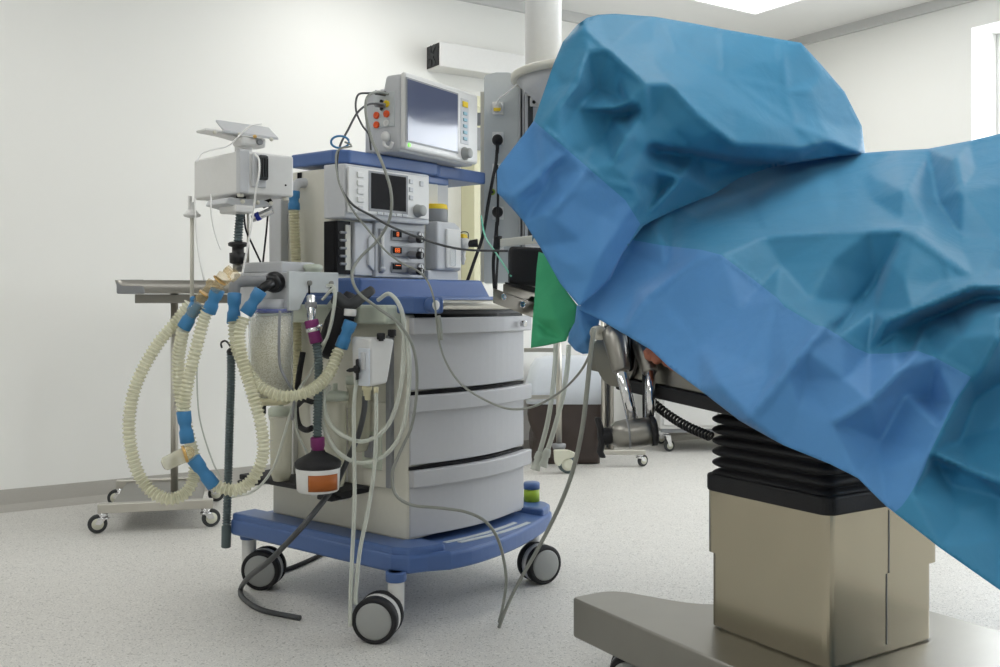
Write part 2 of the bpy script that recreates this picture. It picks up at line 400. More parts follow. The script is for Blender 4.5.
# casters : twin wheels on a swivel stem
def caster(pos, ax, stem_off, R=.068, top=.19, parent=mroot, wm='wheel_grey', body='white_plastic', nm='caster'):
    p = Vector((pos[0], pos[1], R)); ax = Vector((*ax, 0)).normalized(); so = Vector((*stem_off, 0))
    c = obj(nm, MB().cyl(p+so+Vector((0, 0, top-R)), p+so+Vector((0, 0, .0)), .026, .024, 24), body, parent, bevel=.004)
    obj('collar', MB().cyl(p+so+Vector((0, 0, top-R)), p+so+Vector((0, 0, top-R-.03)), .032, .031, 24), 'machine_blue', c, bevel=.003)
    obj('housing', MB().lathe(p-ax*.012, ax, [(0, R*.55), (0.002, R*.98), (.022, R*.98), (.024, R*.55)], 32), body, c)
    for s in (-1, 1):
        q = p+ax*s*.017
        w = obj('wheel', MB().lathe(q, ax*s, [(0, R*.8), (.0, R), (.022, R), (.027, R*.93), (.028, R*.8), (.026, R*.78)], 36), 'soft_black', c)
        obj('wheel_disc', MB().lathe(q, ax*s, [(.0, .01), (.0, R*.79), (.0275, R*.79), (.031, R*.70), (.033, .005)], 36), wm, w)
    return c
P = F.mat @ Vector((-.18, -.05, 0)); P1 = W(378, 617, .932/.317); caster((P1.x, P1.y), (.18, 1), (.048, .05))
P1 = W(264, 567, 3.48); caster((P1.x, P1.y), (.12, 1), (-.062, .04))
P1 = W(539, 564, 3.55); caster((P1.x, P1.y), (-.62, 1), (-.02, .05))
P1 = F.mat @ Vector((.66, .66, 0)); caster((P1.x, P1.y), (.5, 1), (-.03, .05))
# lower body
obj('cabinet', MB(F).prism([(0, 0), (.588, 0), (.588, .62), (.54, .66), (.06, .66), (0, .66)], .25, .955), 'cream_plastic', mroot, bevel=.01, seg=3)
hs = [(.945, .715), (.703, .482), (.470, .258)]
for z1_, z0_ in hs:
    d = obj('drawer', MB(F).prism(bow(.004, .584, -.006, .045, back=.0), z0_+.004, z1_-.0), 'drawer_grey', mroot, bevel=.004)
    obj('drawer_lip', MB(F).prism(bow(.0, .608, -.024, .05, back=-.004), z1_-.052, z1_), 'drawer_grey', d, bevel=.004)
for zz in (.709, .476):
    obj('drawer_gap', MB(F).prism(bow(.002, .586, -.004, .043, back=.0), zz-.0055, zz+.0055), 'screen_black', mroot)
lk = F.on(510, 325, 'y', -.045)
obj('drawer_lock', MB(F).cyl((.50, -.060, .918), (.50, -.078, .918), .011, seg=20), 'chrome', mroot, bevel=.002)
# worktop
obj('drawer_recess', MB(F).prism(bow(.03, .57, -.01, .045, back=.05), .945, .968), 'screen_black', mroot)
obj('worktop', MB(F).prism([(-.028, .60), (-.028, .02), (-.01, -.035), (.03, -.062), (.085, -.075), (.085, .0), (.60, .02), (.60, .60)], .958, 1.012), 'machine_blue', mroot, bevel=.008, seg=3)
obj('worktop_riser', MB(F).prism([(-.015, 1.0), (.66, 1.0), (.60, 1.072), (-.015, 1.072)], .20, .58, 'y'), 'machine_blue', mroot, bevel=.008)
obj('tray_roll', MB(F).prism(bow(.087, .60, -.058, .03, back=.0), .968, 1.0), 'steel', mroot, bevel=.013, seg=4)
obj('tray_front', MB(F).prism(bow(.05, .60, -.03, .03, back=.0), .955, .967), 'black_plastic', mroot)
kn = obj('table_knob', MB(F).cyl((.030, -.06, .984), (.030, -.088, .984), .024, seg=28), 'machine_blue', mroot, bevel=.004)
obj('knob_ring', MB(F).lathe((.030, -.088, .984), (0, -1, 0), [(0, .010), (0, .015), (.003, .015), (.003, .010)], 28), 'white_plastic', kn)
obj('knob_cap', MB(F).cyl((.030, -.088, .984), (.030, -.0895, .984), .007, seg=20), 'grey_plastic', kn)
# side details (u = 0 face)
sidep = lambda px, py, u=0: F.on(px, py, 'x', u)
def sbox(pxa, pya, pxb, pyb, th, m, name, parent=mroot, u=0, bevel=.003):
    A = sidep(pxa, pya, u); B = sidep(pxb, pyb, u); z0_, z1_ = sorted((A.z, B.z)); y0, y1 = sorted((A.y, B.y))
    return obj(name, MB(F).box(u-th, u+.004, y0, y1, z0_, z1_), m, parent, bevel=bevel)
sp = sbox(366, 400, 389, 488, .012, 'cream_plastic', 'side_panel')
sbox(389, 335, 394, 488, .016, 'mid_grey', 'side_rail')
sbox(275, 405, 298, 484, .02, 'white_plastic', 'jar_backplate')
sbox(317, 405, 348, 500, .03, 'white_plastic', 'jar_backplate')
sbox(366, 430, 385, 470, .018, 'pale_green_plastic', 'latch_plate')
obj('latch', MB(F).box(-.03, -.01, .13, .165, .50, .57), 'mid_grey', mroot, bevel=.003)
sbox(320, 395, 326, 410, .03, 'black_plastic', 'bracket_clip')
A = sidep(336, 306); B = sidep(372, 330)
obj('pipe_boss', MB(F).cyl((-.055, .25, .90), (-.055, .25, .975), .042, seg=24).cyl((-.055, .25, .975), (-.055, .25, 1.0), .048, .03, 24), 'pale_green_plastic', mroot, bevel=.003)
obj('side_beam', MB(F).prism([(.02, .925), (.66, .925), (.66, .985), (.02, .985)], -.075, .0, 'x'), 'pale_green_plastic', mroot, bevel=.01)
# upper cabinet and column at the back-left
obj('upper_cabinet', MB(F).box(0, .50, .325, .58, 1.065, 1.44), 'cream_plastic', mroot, bevel=.008)
obj('rear_post', MB(F).box(-.03, .012, .575, .64, .955, 1.42), 'grey_plastic', mroot, bevel=.004)
obj('slot', MB(F).box(-.004, .01, .50, .52, 1.39, 1.435), 'screen_black', mroot)
# ventilator window
vw = obj('ventilator_window', MB(F).box(-.004, .0, .33, .385, 1.085, 1.262).box(-.004, .055, .318, .33, 1.085, 1.262), 'screen_black', mroot, bevel=.002)
for i in range(5):
    z = 1.115+i*.026
    obj('bellows_fold', MB(F).box(.004, .034, .311, .3175, z, z+.009), 'mid_grey', vw, bevel=.004)
obj('window_inset', MB(F).box(.030, .052, .3145, .3178, 1.10, 1.25), 'cream_plastic', vw)
dp = obj('side_door', MB(F).box(.062, .145, .305, .33, 1.082, 1.262), 'grey_plastic', mroot, bevel=.004)
obj('door_handle', MB(F).prism([(.118, 1.12), (.14, 1.10), (.145, 1.10), (.145, 1.22), (.128, 1.22), (.118, 1.205)], .296, .306, 'y'), 'grey_plastic', dp, bevel=.004)
# flow control panel
fp = obj('flow_panel', MB(F).box(.150, .395, .297, .33, 1.078, 1.268), 'grey_plastic', mroot, bevel=.004)
ft = obj('flow_tube', MB(F).box(.163, .186, .290, .298, 1.092, 1.245), 'mid_grey', fp, bevel=.004)
obj('flow_tube_glass', MB(F).cyl((.1745, .288, 1.105), (.1745, .288, 1.235), .006, seg=12), 'white_plastic', ft)
obj('flow_tube_foot', MB(F).ball((.1745, .286, 1.105), .010), 'grey_plastic', ft)
for i in range(3):
    z = 1.227-i*.056
    r = obj('gas_row', MB(F).box(.222, .388, .291, .298, z-.021, z+.017), 'mid_grey', fp, bevel=.006)
    dsp = obj('digital_display', MB(F).box(.226, .268, .288, .292, z-.009, z+.012), 'screen_black', r)
    if i < 2:
        mb = MB(F)
        for kx in ((.248,) if i == 0 else (.240, .253)):
            for zz in (-.005, .0015, .008): mb.box(kx-.004, kx+.004, .2865, .288, z+zz-.0008, z+zz+.0008)
            for xx in (-.004, .004): mb.box(kx+xx-.0009, kx+xx+.0009, .2865, .288, z-.005, z+.008)
        obj('digits', mb, 'display_orange', dsp)
    else: obj('digits', MB(F).box(.238, .262, .2865, .288, z+.004, z+.006), 'display_orange', dsp)
    kb = obj('flow_knob', MB(F).cyl((.315, .292, z-.012), (.315, .252, z-.014), .0145, .013, 20), 'mid_grey', r, bevel=.003)
    obj('knob_tip', MB(F).cyl((.315, .254, z-.014), (.315, .236, z-.015), .0145, .013, 20), 'black_plastic', kb, bevel=.003)
    obj('knob_face', MB(F).box(.3135, .3165, .2345, .2362, z-.024, z-.006), 'white_plastic', kb)
    gg = obj('pressure_gauge', MB(F).cyl((.365, .292, z+.0), (.365, .286, z+.0), .0165, seg=24), 'mid_grey', r, bevel=.001)
    obj('gauge_face', MB(F).cyl((.365, .2865, z), (.365, .2852, z), .013, seg=24), 'white_plastic', gg)
    obj('gauge_needle', MB(F).box(.3642, .3658, .2842, .2852, z-.003, z+.011), 'black_plastic', gg)
# control panel with dark screen
FS = Frame(408, 3.1, 800); FS.o = F.o+F.ex*-.034; FS.mat = F.mat @ Matrix.Translation((-.034, 0, 0))
cp = obj('control_panel', MB(FS).prism([(.006, .34), (.02, .27), (.415, .262), (.425, .30), (.425, .34), (.006, .36)], 1.268, 1.446), 'grey_plastic', mroot, bevel=.006)
cf = obj('panel_face', MB(FS).box(.022, .408, .256, .263, 1.285, 1.436), 'white_plastic', cp, bevel=.004)
obj('panel_screen', MB(FS).box(.122, .288, .2535, .257, 1.305, 1.424), 'screen_black', cf)
obj('screen_bezel', MB(FS).box(.112, .298, .2545, .2565, 1.296, 1.430), 'mid_grey', cf)
for i in range(4): obj('key', MB(FS).box(.058, .088, .250, .257, 1.402-i*.027, 1.421-i*.027), 'white_plastic', cf, bevel=.003)
for i in range(2): obj('key', MB(FS).box(.030+i*.034, .052+i*.034, .252, .257, 1.292, 1.310), 'grey_plastic', cf, bevel=.003)
for i in range(3): obj('key', MB(FS).box(.306, .324, .252, .257, 1.404-i*.028, 1.420-i*.028), 'grey_plastic', cf, bevel=.002)
for i in range(5): obj('key', MB(FS).box(.150+i*.030, .172+i*.030, .252, .257, 1.286, 1.296), 'grey_plastic', cf, bevel=.002)
obj('key', MB(FS).box(.358, .376, .252, .257, 1.400, 1.418), 'grey_plastic', cf, bevel=.002)
obj('rotary_knob', MB(FS).lathe((.348, .257, 1.312), (0, -1, 0), [(0, .023), (.005, .023), (.008, .019), (.028, .019), (.031, .015), (.031, .001)], 28), 'wheel_grey', cf)
# vaporizer block
obj('vaporizer_mount', MB(F).box(.43, .56, .33, .50, 1.065, 1.44), 'grey_plastic', mroot, bevel=.004)
vp = obj('vaporizer', MB(F).prism([(.43, 1.108), (.565, 1.108), (.565, 1.25), (.555, 1.272), (.53, 1.285), (.43, 1.285)], .27, .36, 'y'), 'grey_plastic', mroot, bevel=.008)
obj('vaporizer_front', MB(F).box(.475, .555, .262, .272, 1.115, 1.26), 'white_plastic', vp, bevel=.005)
obj('sight_glass', MB(F).box(.49, .52, .256, .263, 1.125, 1.185), 'glass', vp, bevel=.003)
dl = obj('vaporizer_dial', MB(F).cyl((.485, .33, 1.285), (.485, .33, 1.335), .048, seg=32), 'mid_grey', vp, bevel=.004)
obj('dial_top', MB(F).cyl((.485, .33, 1.332), (.485, .33, 1.352), .049, .044, seg=32), 'yellow', dl, bevel=.004)
obj('vaporizer_base', MB(F).box(.405, .57, .29, .50, 1.066, 1.108), 'grey_plastic', mroot, bevel=.004)
vl = obj('filler_lever', MB(F).prism([(.56, 1.15), (.595, 1.18), (.615, 1.225), (.585, 1.235), (.56, 1.20)], .28, .31, 'y'), 'mid_grey', vp, bevel=.004)
obj('lever_tip', MB(F).prism([(.582, 1.233), (.618, 1.224), (.606, 1.245), (.585, 1.248)], .278, .312, 'y'), 'yellow', vl, bevel=.003)
# top shelf
ts = obj('top_shelf', MB(F).prism([(-.012, .545), (-.012, .335), (.03, .295), (.46, .295), (.50, .32), (.775, .325), (.775, .56)], 1.452, 1.498), 'machine_blue', mroot, bevel=.007, seg=3)
obj('shelf_underside', MB(F).prism([(.40, .55), (.40, .32), (.44, .315), (.56, .33), (.60, .37), (.60, .55)], 1.425, 1.453), 'machine_blue', mroot, bevel=.006)
obj('shelf_liner', MB(F).prism([(.02, .535), (.02, .32), (.48, .33), (.76, .34), (.76, .55)], 1.497, 1.500), 'machine_blue', ts)
# elbow with blue cuff on the post
q = W(309, 183, 3.36)
obj('elbow', MB().sweep([W(312, 183, 3.42), W(303, 183, 3.40), W(296, 185, 3.38), W(294, 193, 3.38)], .017, 14, 16), 'grey_plastic', mroot)
def corr(pitch, depth, r): return lambda L, t: r+depth*(2*(.5+.5*math.cos(2*PI*L/pitch))**1.6-.9)
def hose_n(P, pitch):
    P = [Vector(p) for p in P]; return int(sum((b-a).length for a, b in zip(P, P[1:]))/pitch*8)
def hose(name, pts, r, m, pitch=.011, depth=.0022, parent=None, seg=16):
    P = [W(*p) for p in pts]; return obj(name, MB().sweep(P, corr(pitch, depth, r), seg, hose_n(P, pitch)), m, parent)
def cuff(name, a_, b_, r, m, parent=None):
    A_, B_ = W(*a_), W(*b_); L = (B_-A_).length
    return obj(name, MB().lathe(A_, B_-A_, [(0, r*1.08), (.002, r*1.22), (L*.36, r*1.18), (L*.44, r*.98), (L*.58, r*.98), (L*.66, r*1.18), (L-.002, r*1.24), (L, r*1.08)], 20), m, parent)
cuff('hose_cuff', (294, 191, 3.38), (294, 210, 3.38), .0165, 'connector_blue', mroot)
hose('rear_hose', [(294, 209, 3.38), (295, 240, 3.38), (296, 262, 3.38), (296, 300, 3.38), (297, 360, 3.38), (297, 400, 3.38)], .0165, 'hose_beige', .010, .002, mroot)
# blue-side lower pipes / grey suction strip
for pxx in (340, 352):
    obj('gas_pipe', MB().sweep([W(pxx, 402, 3.25), W(pxx, 460, 3.25)], .006, 10, 2), 'grey_plastic', mroot)

# patient monitor on the shelf
G = Frame(400, 3.36, 600)
mz = 1.500
mr_ = thing('patient_monitor', 'white patient monitor with a grey-blue screen standing on the blue top shelf', 'monitor', G.mat @ Vector((.23, .06, mz)), G.rot)
prof = [(0, 0), (0, 1.0)]
mb = MB(G).hexa([(0, .0, mz), (.46, 0, mz), (.44, .10, mz), (0, .125, mz), (0, .0, mz+.262), (.46, 0, mz+.262), (.44, .10, mz+.235), (0, .06, mz+.262)])
obj('case', mb, 'grey_plastic', mr_, bevel=.01, seg=3)
obj('rear_case', MB(G).hexa([(.01, .08, mz), (.43, .08, mz), (.42, .20, mz), (.01, .16, mz), (.01, .08, mz+.225), (.43, .08, mz+.225), (.42, .18, mz+.2), (.01, .16, mz+.205)]), 'grey_plastic', mr_, bevel=.01)
bz = obj('bezel', MB(G).box(.0, .46, -.022, .002, mz+.006, mz+.268), 'white_plastic', mr_, bevel=.012, seg=3)
gv = lambda px, py: G.on(px, py, 'y', -.022)
c1, c2 = gv(407, 86), gv(457, 156)
x0_, x1_ = c1.x, c2.x
zt, zb = mz+.242, mz+.036
obj('screen_recess', MB(G).box(x0_-.006, x1_+.006, -.0235, -.021, zb-.006, zt+.006), 'mid_grey', bz)
obj('screen', MB(G).box(x0_, x1_, -.0250, -.0225, zb, zt), 'monitor_glass', bz)
kx = gv(464.5, 120).x
ks = obj('key_strip', MB(G).box(kx-.026, kx+.026, -.024, -.021, mz+.07, mz+.236), 'grey_plastic', bz, bevel=.002)
obj('alarm_key', MB(G).box(kx-.017, kx+.017, -.028, -.023, mz+.205, mz+.226), 'yellow', ks, bevel=.002)
for i in range(5): obj('soft_key', MB(G).box(kx-.012, kx+.012, -.028, -.023, mz+.176-i*.023, mz+.188-i*.023), 'key_teal', ks, bevel=.002)
obj('rotary_knob', MB(G).lathe((kx, -.021, mz+.036), (0, -1, 0), [(0, .024), (.006, .024), (.008, .018), (.026, .018), (.029, .014), (.029, .001)], 28), 'wheel_grey', bz)
lp = gv(409, 153)
obj('power_light', MB(G).cyl((lp.x, -.021, mz+.022), (lp.x, -.025, mz+.022), .007, seg=16), 'led_green', bz)
# connector block on the left side
sp_ = lambda px, py: G.on(px, py, 'x', -.003)
cb = obj('connector_panel', MB(G).box(-.004, .002, .022, .112, mz+.085, mz+.205), 'sticker', mr_, bevel=.002)
for (px, py, m1, m2, rr) in ((387, 114, 'orange', 'brass', .012), (377, 115.5, 'orange', 'brass', .012), (377, 125, 'orange', 'brass', .012), (387, 104, 'yellow', 'black_plastic', .012),
                         (387, 123.5, 'white_plastic', 'grey_plastic', .012), (382, 101.5, 'black_plastic', 'mid_grey', .006), (382, 109, 'black_plastic', 'mid_grey', .006)):
    s = sp_(px, py)
    y = min(.108, max(.03, s.y))
    c_ = obj('socket', MB(G).lathe((-.004, y, s.z), (-1, 0, 0), [(0, rr), (.005, rr), (.006, rr*.6), (.0045, rr*.45), (.0045, .001)], 20), m1, cb)
for pz in (94, 106):
    s = sp_(382, pz)
    obj('cable_plug', MB(G).cyl((-.004, .06, s.z), (-.05, .065, s.z-.004), .009, .008, 14), 'dark_cable' if pz == 94 else 'mid_grey', cb, bevel=.002)
obj('side_hook', MB(G).sweep([(-.002, .05, mz+.05), (-.016, .05, mz+.045), (-.02, .05, mz+.02), (-.016, .03, mz+.012), (-.018, .018, mz+.03)], .006, 8, 14), 'white_plastic', mr_)
obj('side_clip', MB(G).ball((-.014, .05, mz+.05), .018, 1, .8, 1.1), 'white_plastic', mr_)

# ------------------------------------------------------------------ breathing module on the left of the machine
B = Frame(287, 3.0, 800)
bz_ = lambda y, Z=3.0: 1+(300-y)*Z/1000
mod = thing('breathing_module', 'silver and grey breathing module with front plate hanging on the left of the machine', 'breathing module', B.mat @ Vector((.08, .12, .967)), B.rot)
obj('module_body', MB(B).box(0, .19, .0, .26, 1.04, 1.084).box(.01, .19, .16, .26, .97, 1.04).box(.0, .012, .0, .26, .965, 1.04), 'grey_plastic', mod, bevel=.004)
obj('module_lid', MB(B).prism([(.02, 1.084), (.19, 1.084), (.15, 1.118), (.02, 1.118)], .05, .25, 'y'), 'grey_plastic', mod, bevel=.006)
pl = obj('front_plate', MB(B).prism([(-.002, .968), (.035, .968), (.068, 1.022), (.195, 1.022), (.195, 1.086), (-.002, 1.086)], -.012, .0, 'y'), 'sticker', mod, bevel=.002)
for u in (.075, .162):
    obj('bolt', MB(B).cyl((u, -.012, 1.052), (u, -.019, 1.052), .008, seg=16), 'satin_steel', pl, bevel=.001)
    obj('keyhole_slot', MB(B).box(u-.003, u+.003, -.0135, -.0115, 1.018, 1.052), 'screen_black', pl)
obj('port_cap', MB().lathe(W(313, 270, 3.12), (0, 0, 1), [(-.02, .026), (.0, .026), (.002, .03), (.014, .03), (.018, .02), (.018, .001)], 28), 'pale_green_plastic', mod)
obj('dark_underside', MB(B).box(.012, .03, .02, .15, .985, 1.04), 'black_plastic', mod)
# elbows on the module's left face
obj('grey_manifold', MB().sweep([W(234, 296, 2.96), W(236, 284, 2.96), W(246, 281, 2.97), W(262, 281, 2.98), W(276, 279, 3.02)], .017, 18, 22), 'mid_grey', mod)
el = obj('black_elbow', MB().sweep([W(259, 291, 2.94), W(266, 286, 2.95), W(272, 283, 2.98), W(278, 281, 3.04)], lambda L, t: .013+.003*t, 16, 12), 'black_plastic', mod)
obj('elbow_ring', MB().lathe(W(271, 283.5, 2.97), W(280, 280, 3.06)-W(271, 283.5, 2.97), [(0, .018), (.008, .027), (.016, .027), (.02, .024), (.03, .032), (.04, .032), (.045, .02)], 28), 'black_plastic', el)
# soda lime canister
cs = W(271, 400, 3.03)
can = thing('absorber_canister', 'clear canister of white soda lime granules with a blue ring under the silver module', 'canister', (cs.x, cs.y, cs.z), 0)
zt = bz_(314, 3.03); zb = bz_(398, 3.03); R = .0665
mid = Vector((cs.x, cs.y, 0))
obj('granules', MB().lathe((cs.x, cs.y, zb+.004), (0, 0, 1), [(0, R-.007), (zt-zb-.01, R-.006)], 40), 'granules', can)
obj('canister_wall', MB().lathe((cs.x, cs.y, zb), (0, 0, 1), [(0, R), (zt-zb+.02, R)], 40), 'glass', can)
obj('canister_base', MB().lathe((cs.x, cs.y, zb-.018), (0, 0, 1), [(0, R-.014), (.010, R), (.024, R+.001)], 40), 'hose_beige', can)
obj('drain_plug', MB().cyl((cs.x-.02, cs.y-.03, zb-.015), (cs.x-.02, cs.y-.03, zb-.045), .012, seg=14), 'soft_black', can, bevel=.002)
obj('blue_ring', MB().lathe((cs.x, cs.y, zt+.004), (0, 0, 1), [(0, R-.016), (.0, R-.003), (.012, R-.003), (.012, R-.016)], 40), 'deep_blue', can)
obj('canister_collar', MB().cyl((cs.x, cs.y, zt), (cs.x, cs.y, zt+.045), R-.018, seg=36), 'grey_plastic', can)

# humidifier-like white box high on the left with bracket plates
H = Frame(240, 2.95, 1050)
hv = lambda px, py: H.on(px, py, 'y', 0)
zt = hv(240, 150).z; zb = hv(240, 193).z; w_ = H.on(294, 155, 'y', 0).x; d_ = H.on(193.5, 160, 'x', 0).y
d_ = min(d_, .34)
hb = thing('ventilator_box', 'white box with dark side latch and bracket plates on a hose column', 'medical device', H.mat @ Vector((w_/2, d_/2, zb-.03)), H.rot)
cs_ = obj('housing', MB(H).box(0, w_, 0, d_, zb, zt), 'white_plastic', hb, bevel=.008, seg=3)
obj('corner_post', MB(H).box(-.004, .03, -.005, .02, zb-.0, zt+.004), 'grey_plastic', cs_, bevel=.006)
lx = H.on(259, 170, 'y', 0).x
obj('latch_plate', MB(H).box(lx-.026, lx+.022, -.008, .002, zb+.02, zt-.006), 'grey_plastic', hb, bevel=.01, seg=3)
lt = obj('latch', MB(H).box(lx-.010, lx+.020, -.024, -.006, zb+.042, zt-.010), 'dark_rubber', hb, bevel=.006)
for i in range(3): obj('latch_rib', MB(H).box(lx-.004+i*.008, lx+.000+i*.008, -.028, -.022, zb+.05, zt-.02), 'black_plastic', lt, bevel=.0015)
obj('indicator_hole', MB(H).cyl((w_-.03, .0, zb+.035), (w_-.03, -.002, zb+.035), .003, seg=12), 'screen_black', hb)
# lower bracket
lb = obj('lower_bracket', MB(H).prism([(-.02, zb-.012), (.10, zb-.012), (.125, zb-.022), (.12, zb-.030), (.02, zb-.040), (-.03, zb-.03)], .03, .16, 'y'), 'grey_plastic', hb, bevel=.004)
obj('bracket_foot', MB(H).box(-.005, .06, .02, .12, zb-.055, zb-.032), 'white_plastic', lb, bevel=.006)
for (u, v) in ((.02, .02), (.07, .02), (.115, .02), (-.01, .14)): obj('bolt_cap', MB(H).ball((u, v, zb-.022), .007), 'cream_plastic', lb)
for u in (.01, w_-.02): obj('rubber_foot', MB(H).cyl((u, .015, zb), (u, .015, zb-.01), .010, seg=16), 'cream_plastic', hb, bevel=.002)
# upper bracket: neck, clamp and tilted plate
nk = H.mat @ Vector((.06, .09, 0))
obj('neck', MB(H).cyl((.045, .06, zt-.002), (.045, .06, zt+.045), .026, seg=24), 'white_plastic', hb, bevel=.002)
cl = obj('clamp', MB(H).box(.015, .10, .02, .075, zt+.018, zt+.048), 'white_plastic', hb, bevel=.008)
obj('clamp_bolt', MB(H).cyl((.074, .02, zt+.033), (.074, .010, zt+.033), .009, seg=18), 'mid_grey', cl, bevel=.001)
up = obj('top_plate', MB(H).hexa([(-.035, .03, zt+.05), (.13, .0, zt+.043), (.15, .09, zt+.088), (-.01, .13, zt+.098), (-.035, .03, zt+.058), (.13, .0, zt+.051), (.15, .09, zt+.096), (-.01, .13, zt+.106)]), 'grey_plastic', hb, bevel=.002)
obj('plate_arm', MB(H).prism([(-.09, zt+.052), (-.03, zt+.048), (.03, zt+.040), (.03, zt+.054), (-.03, zt+.060), (-.09, zt+.060)], .04, .10, 'y'), 'white_plastic', up, bevel=.004)
for (u, v, dz) in ((.01, .02, .050), (.055, .01, .047), (.105, .0, .043), (-.06, .04, .050)): obj('bolt_cap', MB(H).ball((u, v, zt+dz), .006), 'cream_plastic' if u != .055 else 'brass', up)

# scavenging hose column with black collar
col = thing('hose_column', 'grey ribbed hose rising from a black collar to the white box', 'hose', W(238, 262, 3.05), 0)
P_ = [(241, 196, 3.05), (240, 215, 3.05), (238.5, 232, 3.05), (238, 244, 3.05)]
hose('ribbed_hose', P_, .0125, 'rubber_grey', .0085, .0018, col)
obj('hose_top_cuff', MB().cyl(W(241.5, 190, 3.05), W(240.5, 209, 3.05), .016, .0145, 20), 'black_plastic', col, bevel=.002)
obj('collar', MB().lathe(W(238, 263, 3.05), (0, 0, 1), [(-.004, .015), (0, .025), (.03, .026), (.032, .018), (.048, .018), (.052, .029), (.060, .030), (.064, .024), (.066, .01)], 28), 'black_plastic', col)
obj('collar_neck', MB().lathe(W(238, 272, 3.07), (0, 0, 1), [(0, .016), (.035, .016)], 20), 'satin_steel', col)
sh = obj('arm_rod', MB().cyl(W(248, 272, 3.2), W(248, 197, 3.12), .004, seg=12), 'steel', None)
tag(sh, 'thin steel rod standing between the white box and the silver module', 'rod')
mc = thing('hose_clamp', 'small chrome clamp hanging under the white box beside the ribbed hose', 'clamp', W(260, 220, 3.08), 0)
obj('clamp_tube', MB().cyl(W(252, 219, 3.08), W(273, 210, 3.08), .011, seg=18), 'chrome', mc, bevel=.002)
obj('clamp_band', MB().cyl(W(256, 217.3, 3.08), W(260, 215.5, 3.08), .0135, seg=18), 'deep_blue', mc, bevel=.001)
obj('clamp_knob', MB().cyl(W(262, 205, 3.08), W(272, 201, 3.08), .012, .009, 16), 'black_plastic', mc, bevel=.002)
obj('clamp_hook', MB().sweep([W(262, 206, 3.08), W(267, 203, 3.08), W(271, 208, 3.08), W(268, 212, 3.08)], .006, 8, 8), 'mid_grey', mc)

# long grey scavenging hose hanging to the floor beside the machine
gh = thing('scavenging_hose', 'long dark grey ribbed hose hanging straight down left of the machine', 'hose', W(226, 546, 3.5), 0)
hose('ribbed_hose', [(231, 352, 3.4), (231, 380, 3.42), (229.5, 430, 3.44), (228, 480, 3.47), (226.5, 530, 3.49)], .0135, 'rubber_grey', .010, .0018, gh)
obj('hose_end', MB().cyl(W(226.5, 526, 3.49), W(226, 547, 3.5), .017, .0165, 20), 'rubber_grey', gh, bevel=.002)
obj('hanging_hook', MB().sweep([W(222, 348, 3.4), W(221, 343, 3.4), W(226, 341, 3.4), W(231, 348, 3.4), W(231, 356, 3.4)], .0035, 8, 14), 'black_plastic', gh)
obj('hose_top', MB().ball(W(231, 352, 3.4), .015), 'black_plastic', gh)

# golden Y-piece
yp = thing('y_connector', 'clear amber connector joining the two upper blue hose cuffs', 'hose connector', W(210, 300, 2.84), 0)
obj('barrel', MB().lathe(W(190, 316, 2.84), W(219, 276, 2.84)-W(190, 316, 2.84), [(0, .012), (.01, .018), (.02, .018), (.022, .014), (.04, .014), (.045, .019), (.07, .019), (.075, .015), (.10, .015), (.105, .020), (.118, .020), (.12, .012)], 24), 'amber_clear', yp)
obj('barrel', MB().lathe(W(214, 291, 2.82), W(232, 266, 2.82)-W(214, 291, 2.82), [(0, .017), (.03, .017), (.033, .02), (.055, .02), (.058, .012), (.075, .012)], 24), 'amber_clear', yp)
obj('side_port', MB().lathe(W(226, 268, 2.84), W(239, 281, 2.84)-W(226, 268, 2.84), [(0, .012), (.02, .012), (.022, .016), (.042, .016), (.044, .008)], 20), 'amber_clear', yp)
obj('port_ring', MB().lathe(W(219, 281, 2.82), W(232, 266, 2.82)-W(219, 281, 2.82), [(0, .0205), (.004, .0205)], 20), 'brass', yp)
obj('port_ring', MB().lathe(W(205, 295, 2.84), W(219, 276, 2.84)-W(205, 295, 2.84), [(0, .0205), (.004, .0205)], 20), 'brass', yp)
obj('ring_clip', MB().ball(W(193, 299, 2.84), .009), 'connector_blue', yp)

# the corrugated breathing hoses with their cuffs
ZL = 2.84
def breathing_hose(name, label, pts, cuffs, r=.0165):
    t = thing(name, label, 'hose', W(*pts[len(pts)//2]), 0)
    hose('corrugated_tube', pts, r, 'hose_clear', .0118, .0026, t)
    for c in cuffs: cuff('cuff', c[0], c[1], .0165, 'connector_blue', t)
    return t
breathing_hose('breathing_hose', 'long pale corrugated hose making the big loop at the far left',
    [(190, 304, 2.9), (176, 322, 2.9), (155, 348, 2.88), (136, 385, 2.86), (129, 425, 2.84), (135, 465, 2.84), (150, 490, 2.84), (170, 499, 2.84), (188, 490, 2.87), (195, 466, 2.89), (187, 430, 2.9), (180, 395, 2.9), (178.5, 360, 2.88), (181, 340, 2.86), (183, 330, 2.85)],
    [((183.5, 328.5, 2.85), (198, 303, 2.85))])
breathing_hose('breathing_hose', 'pale corrugated hose from the second blue cuff down to the lower amber connector',
    [(208, 309, 2.83), (203, 322, 2.83), (197, 345, 2.82), (190, 372, 2.82), (185, 398, 2.82), (183.5, 416, 2.82)],
    [((208.5, 313, 2.83), (218, 289, 2.83)), ((187.5, 443, 2.82), (183.5, 411, 2.82))])
breathing_hose('breathing_hose', 'pale corrugated hose curving down and back up to the lower blue cuff',
    [(244, 318, 2.9), (239, 335, 2.89), (243, 362, 2.88), (252, 392, 2.86), (261, 425, 2.85), (263, 455, 2.85), (252, 480, 2.85), (235, 490, 2.85), (215, 486, 2.85)],
    [((245.5, 314, 2.91), (261, 290, 2.92)), ((214, 486, 2.85), (193, 458, 2.83))])
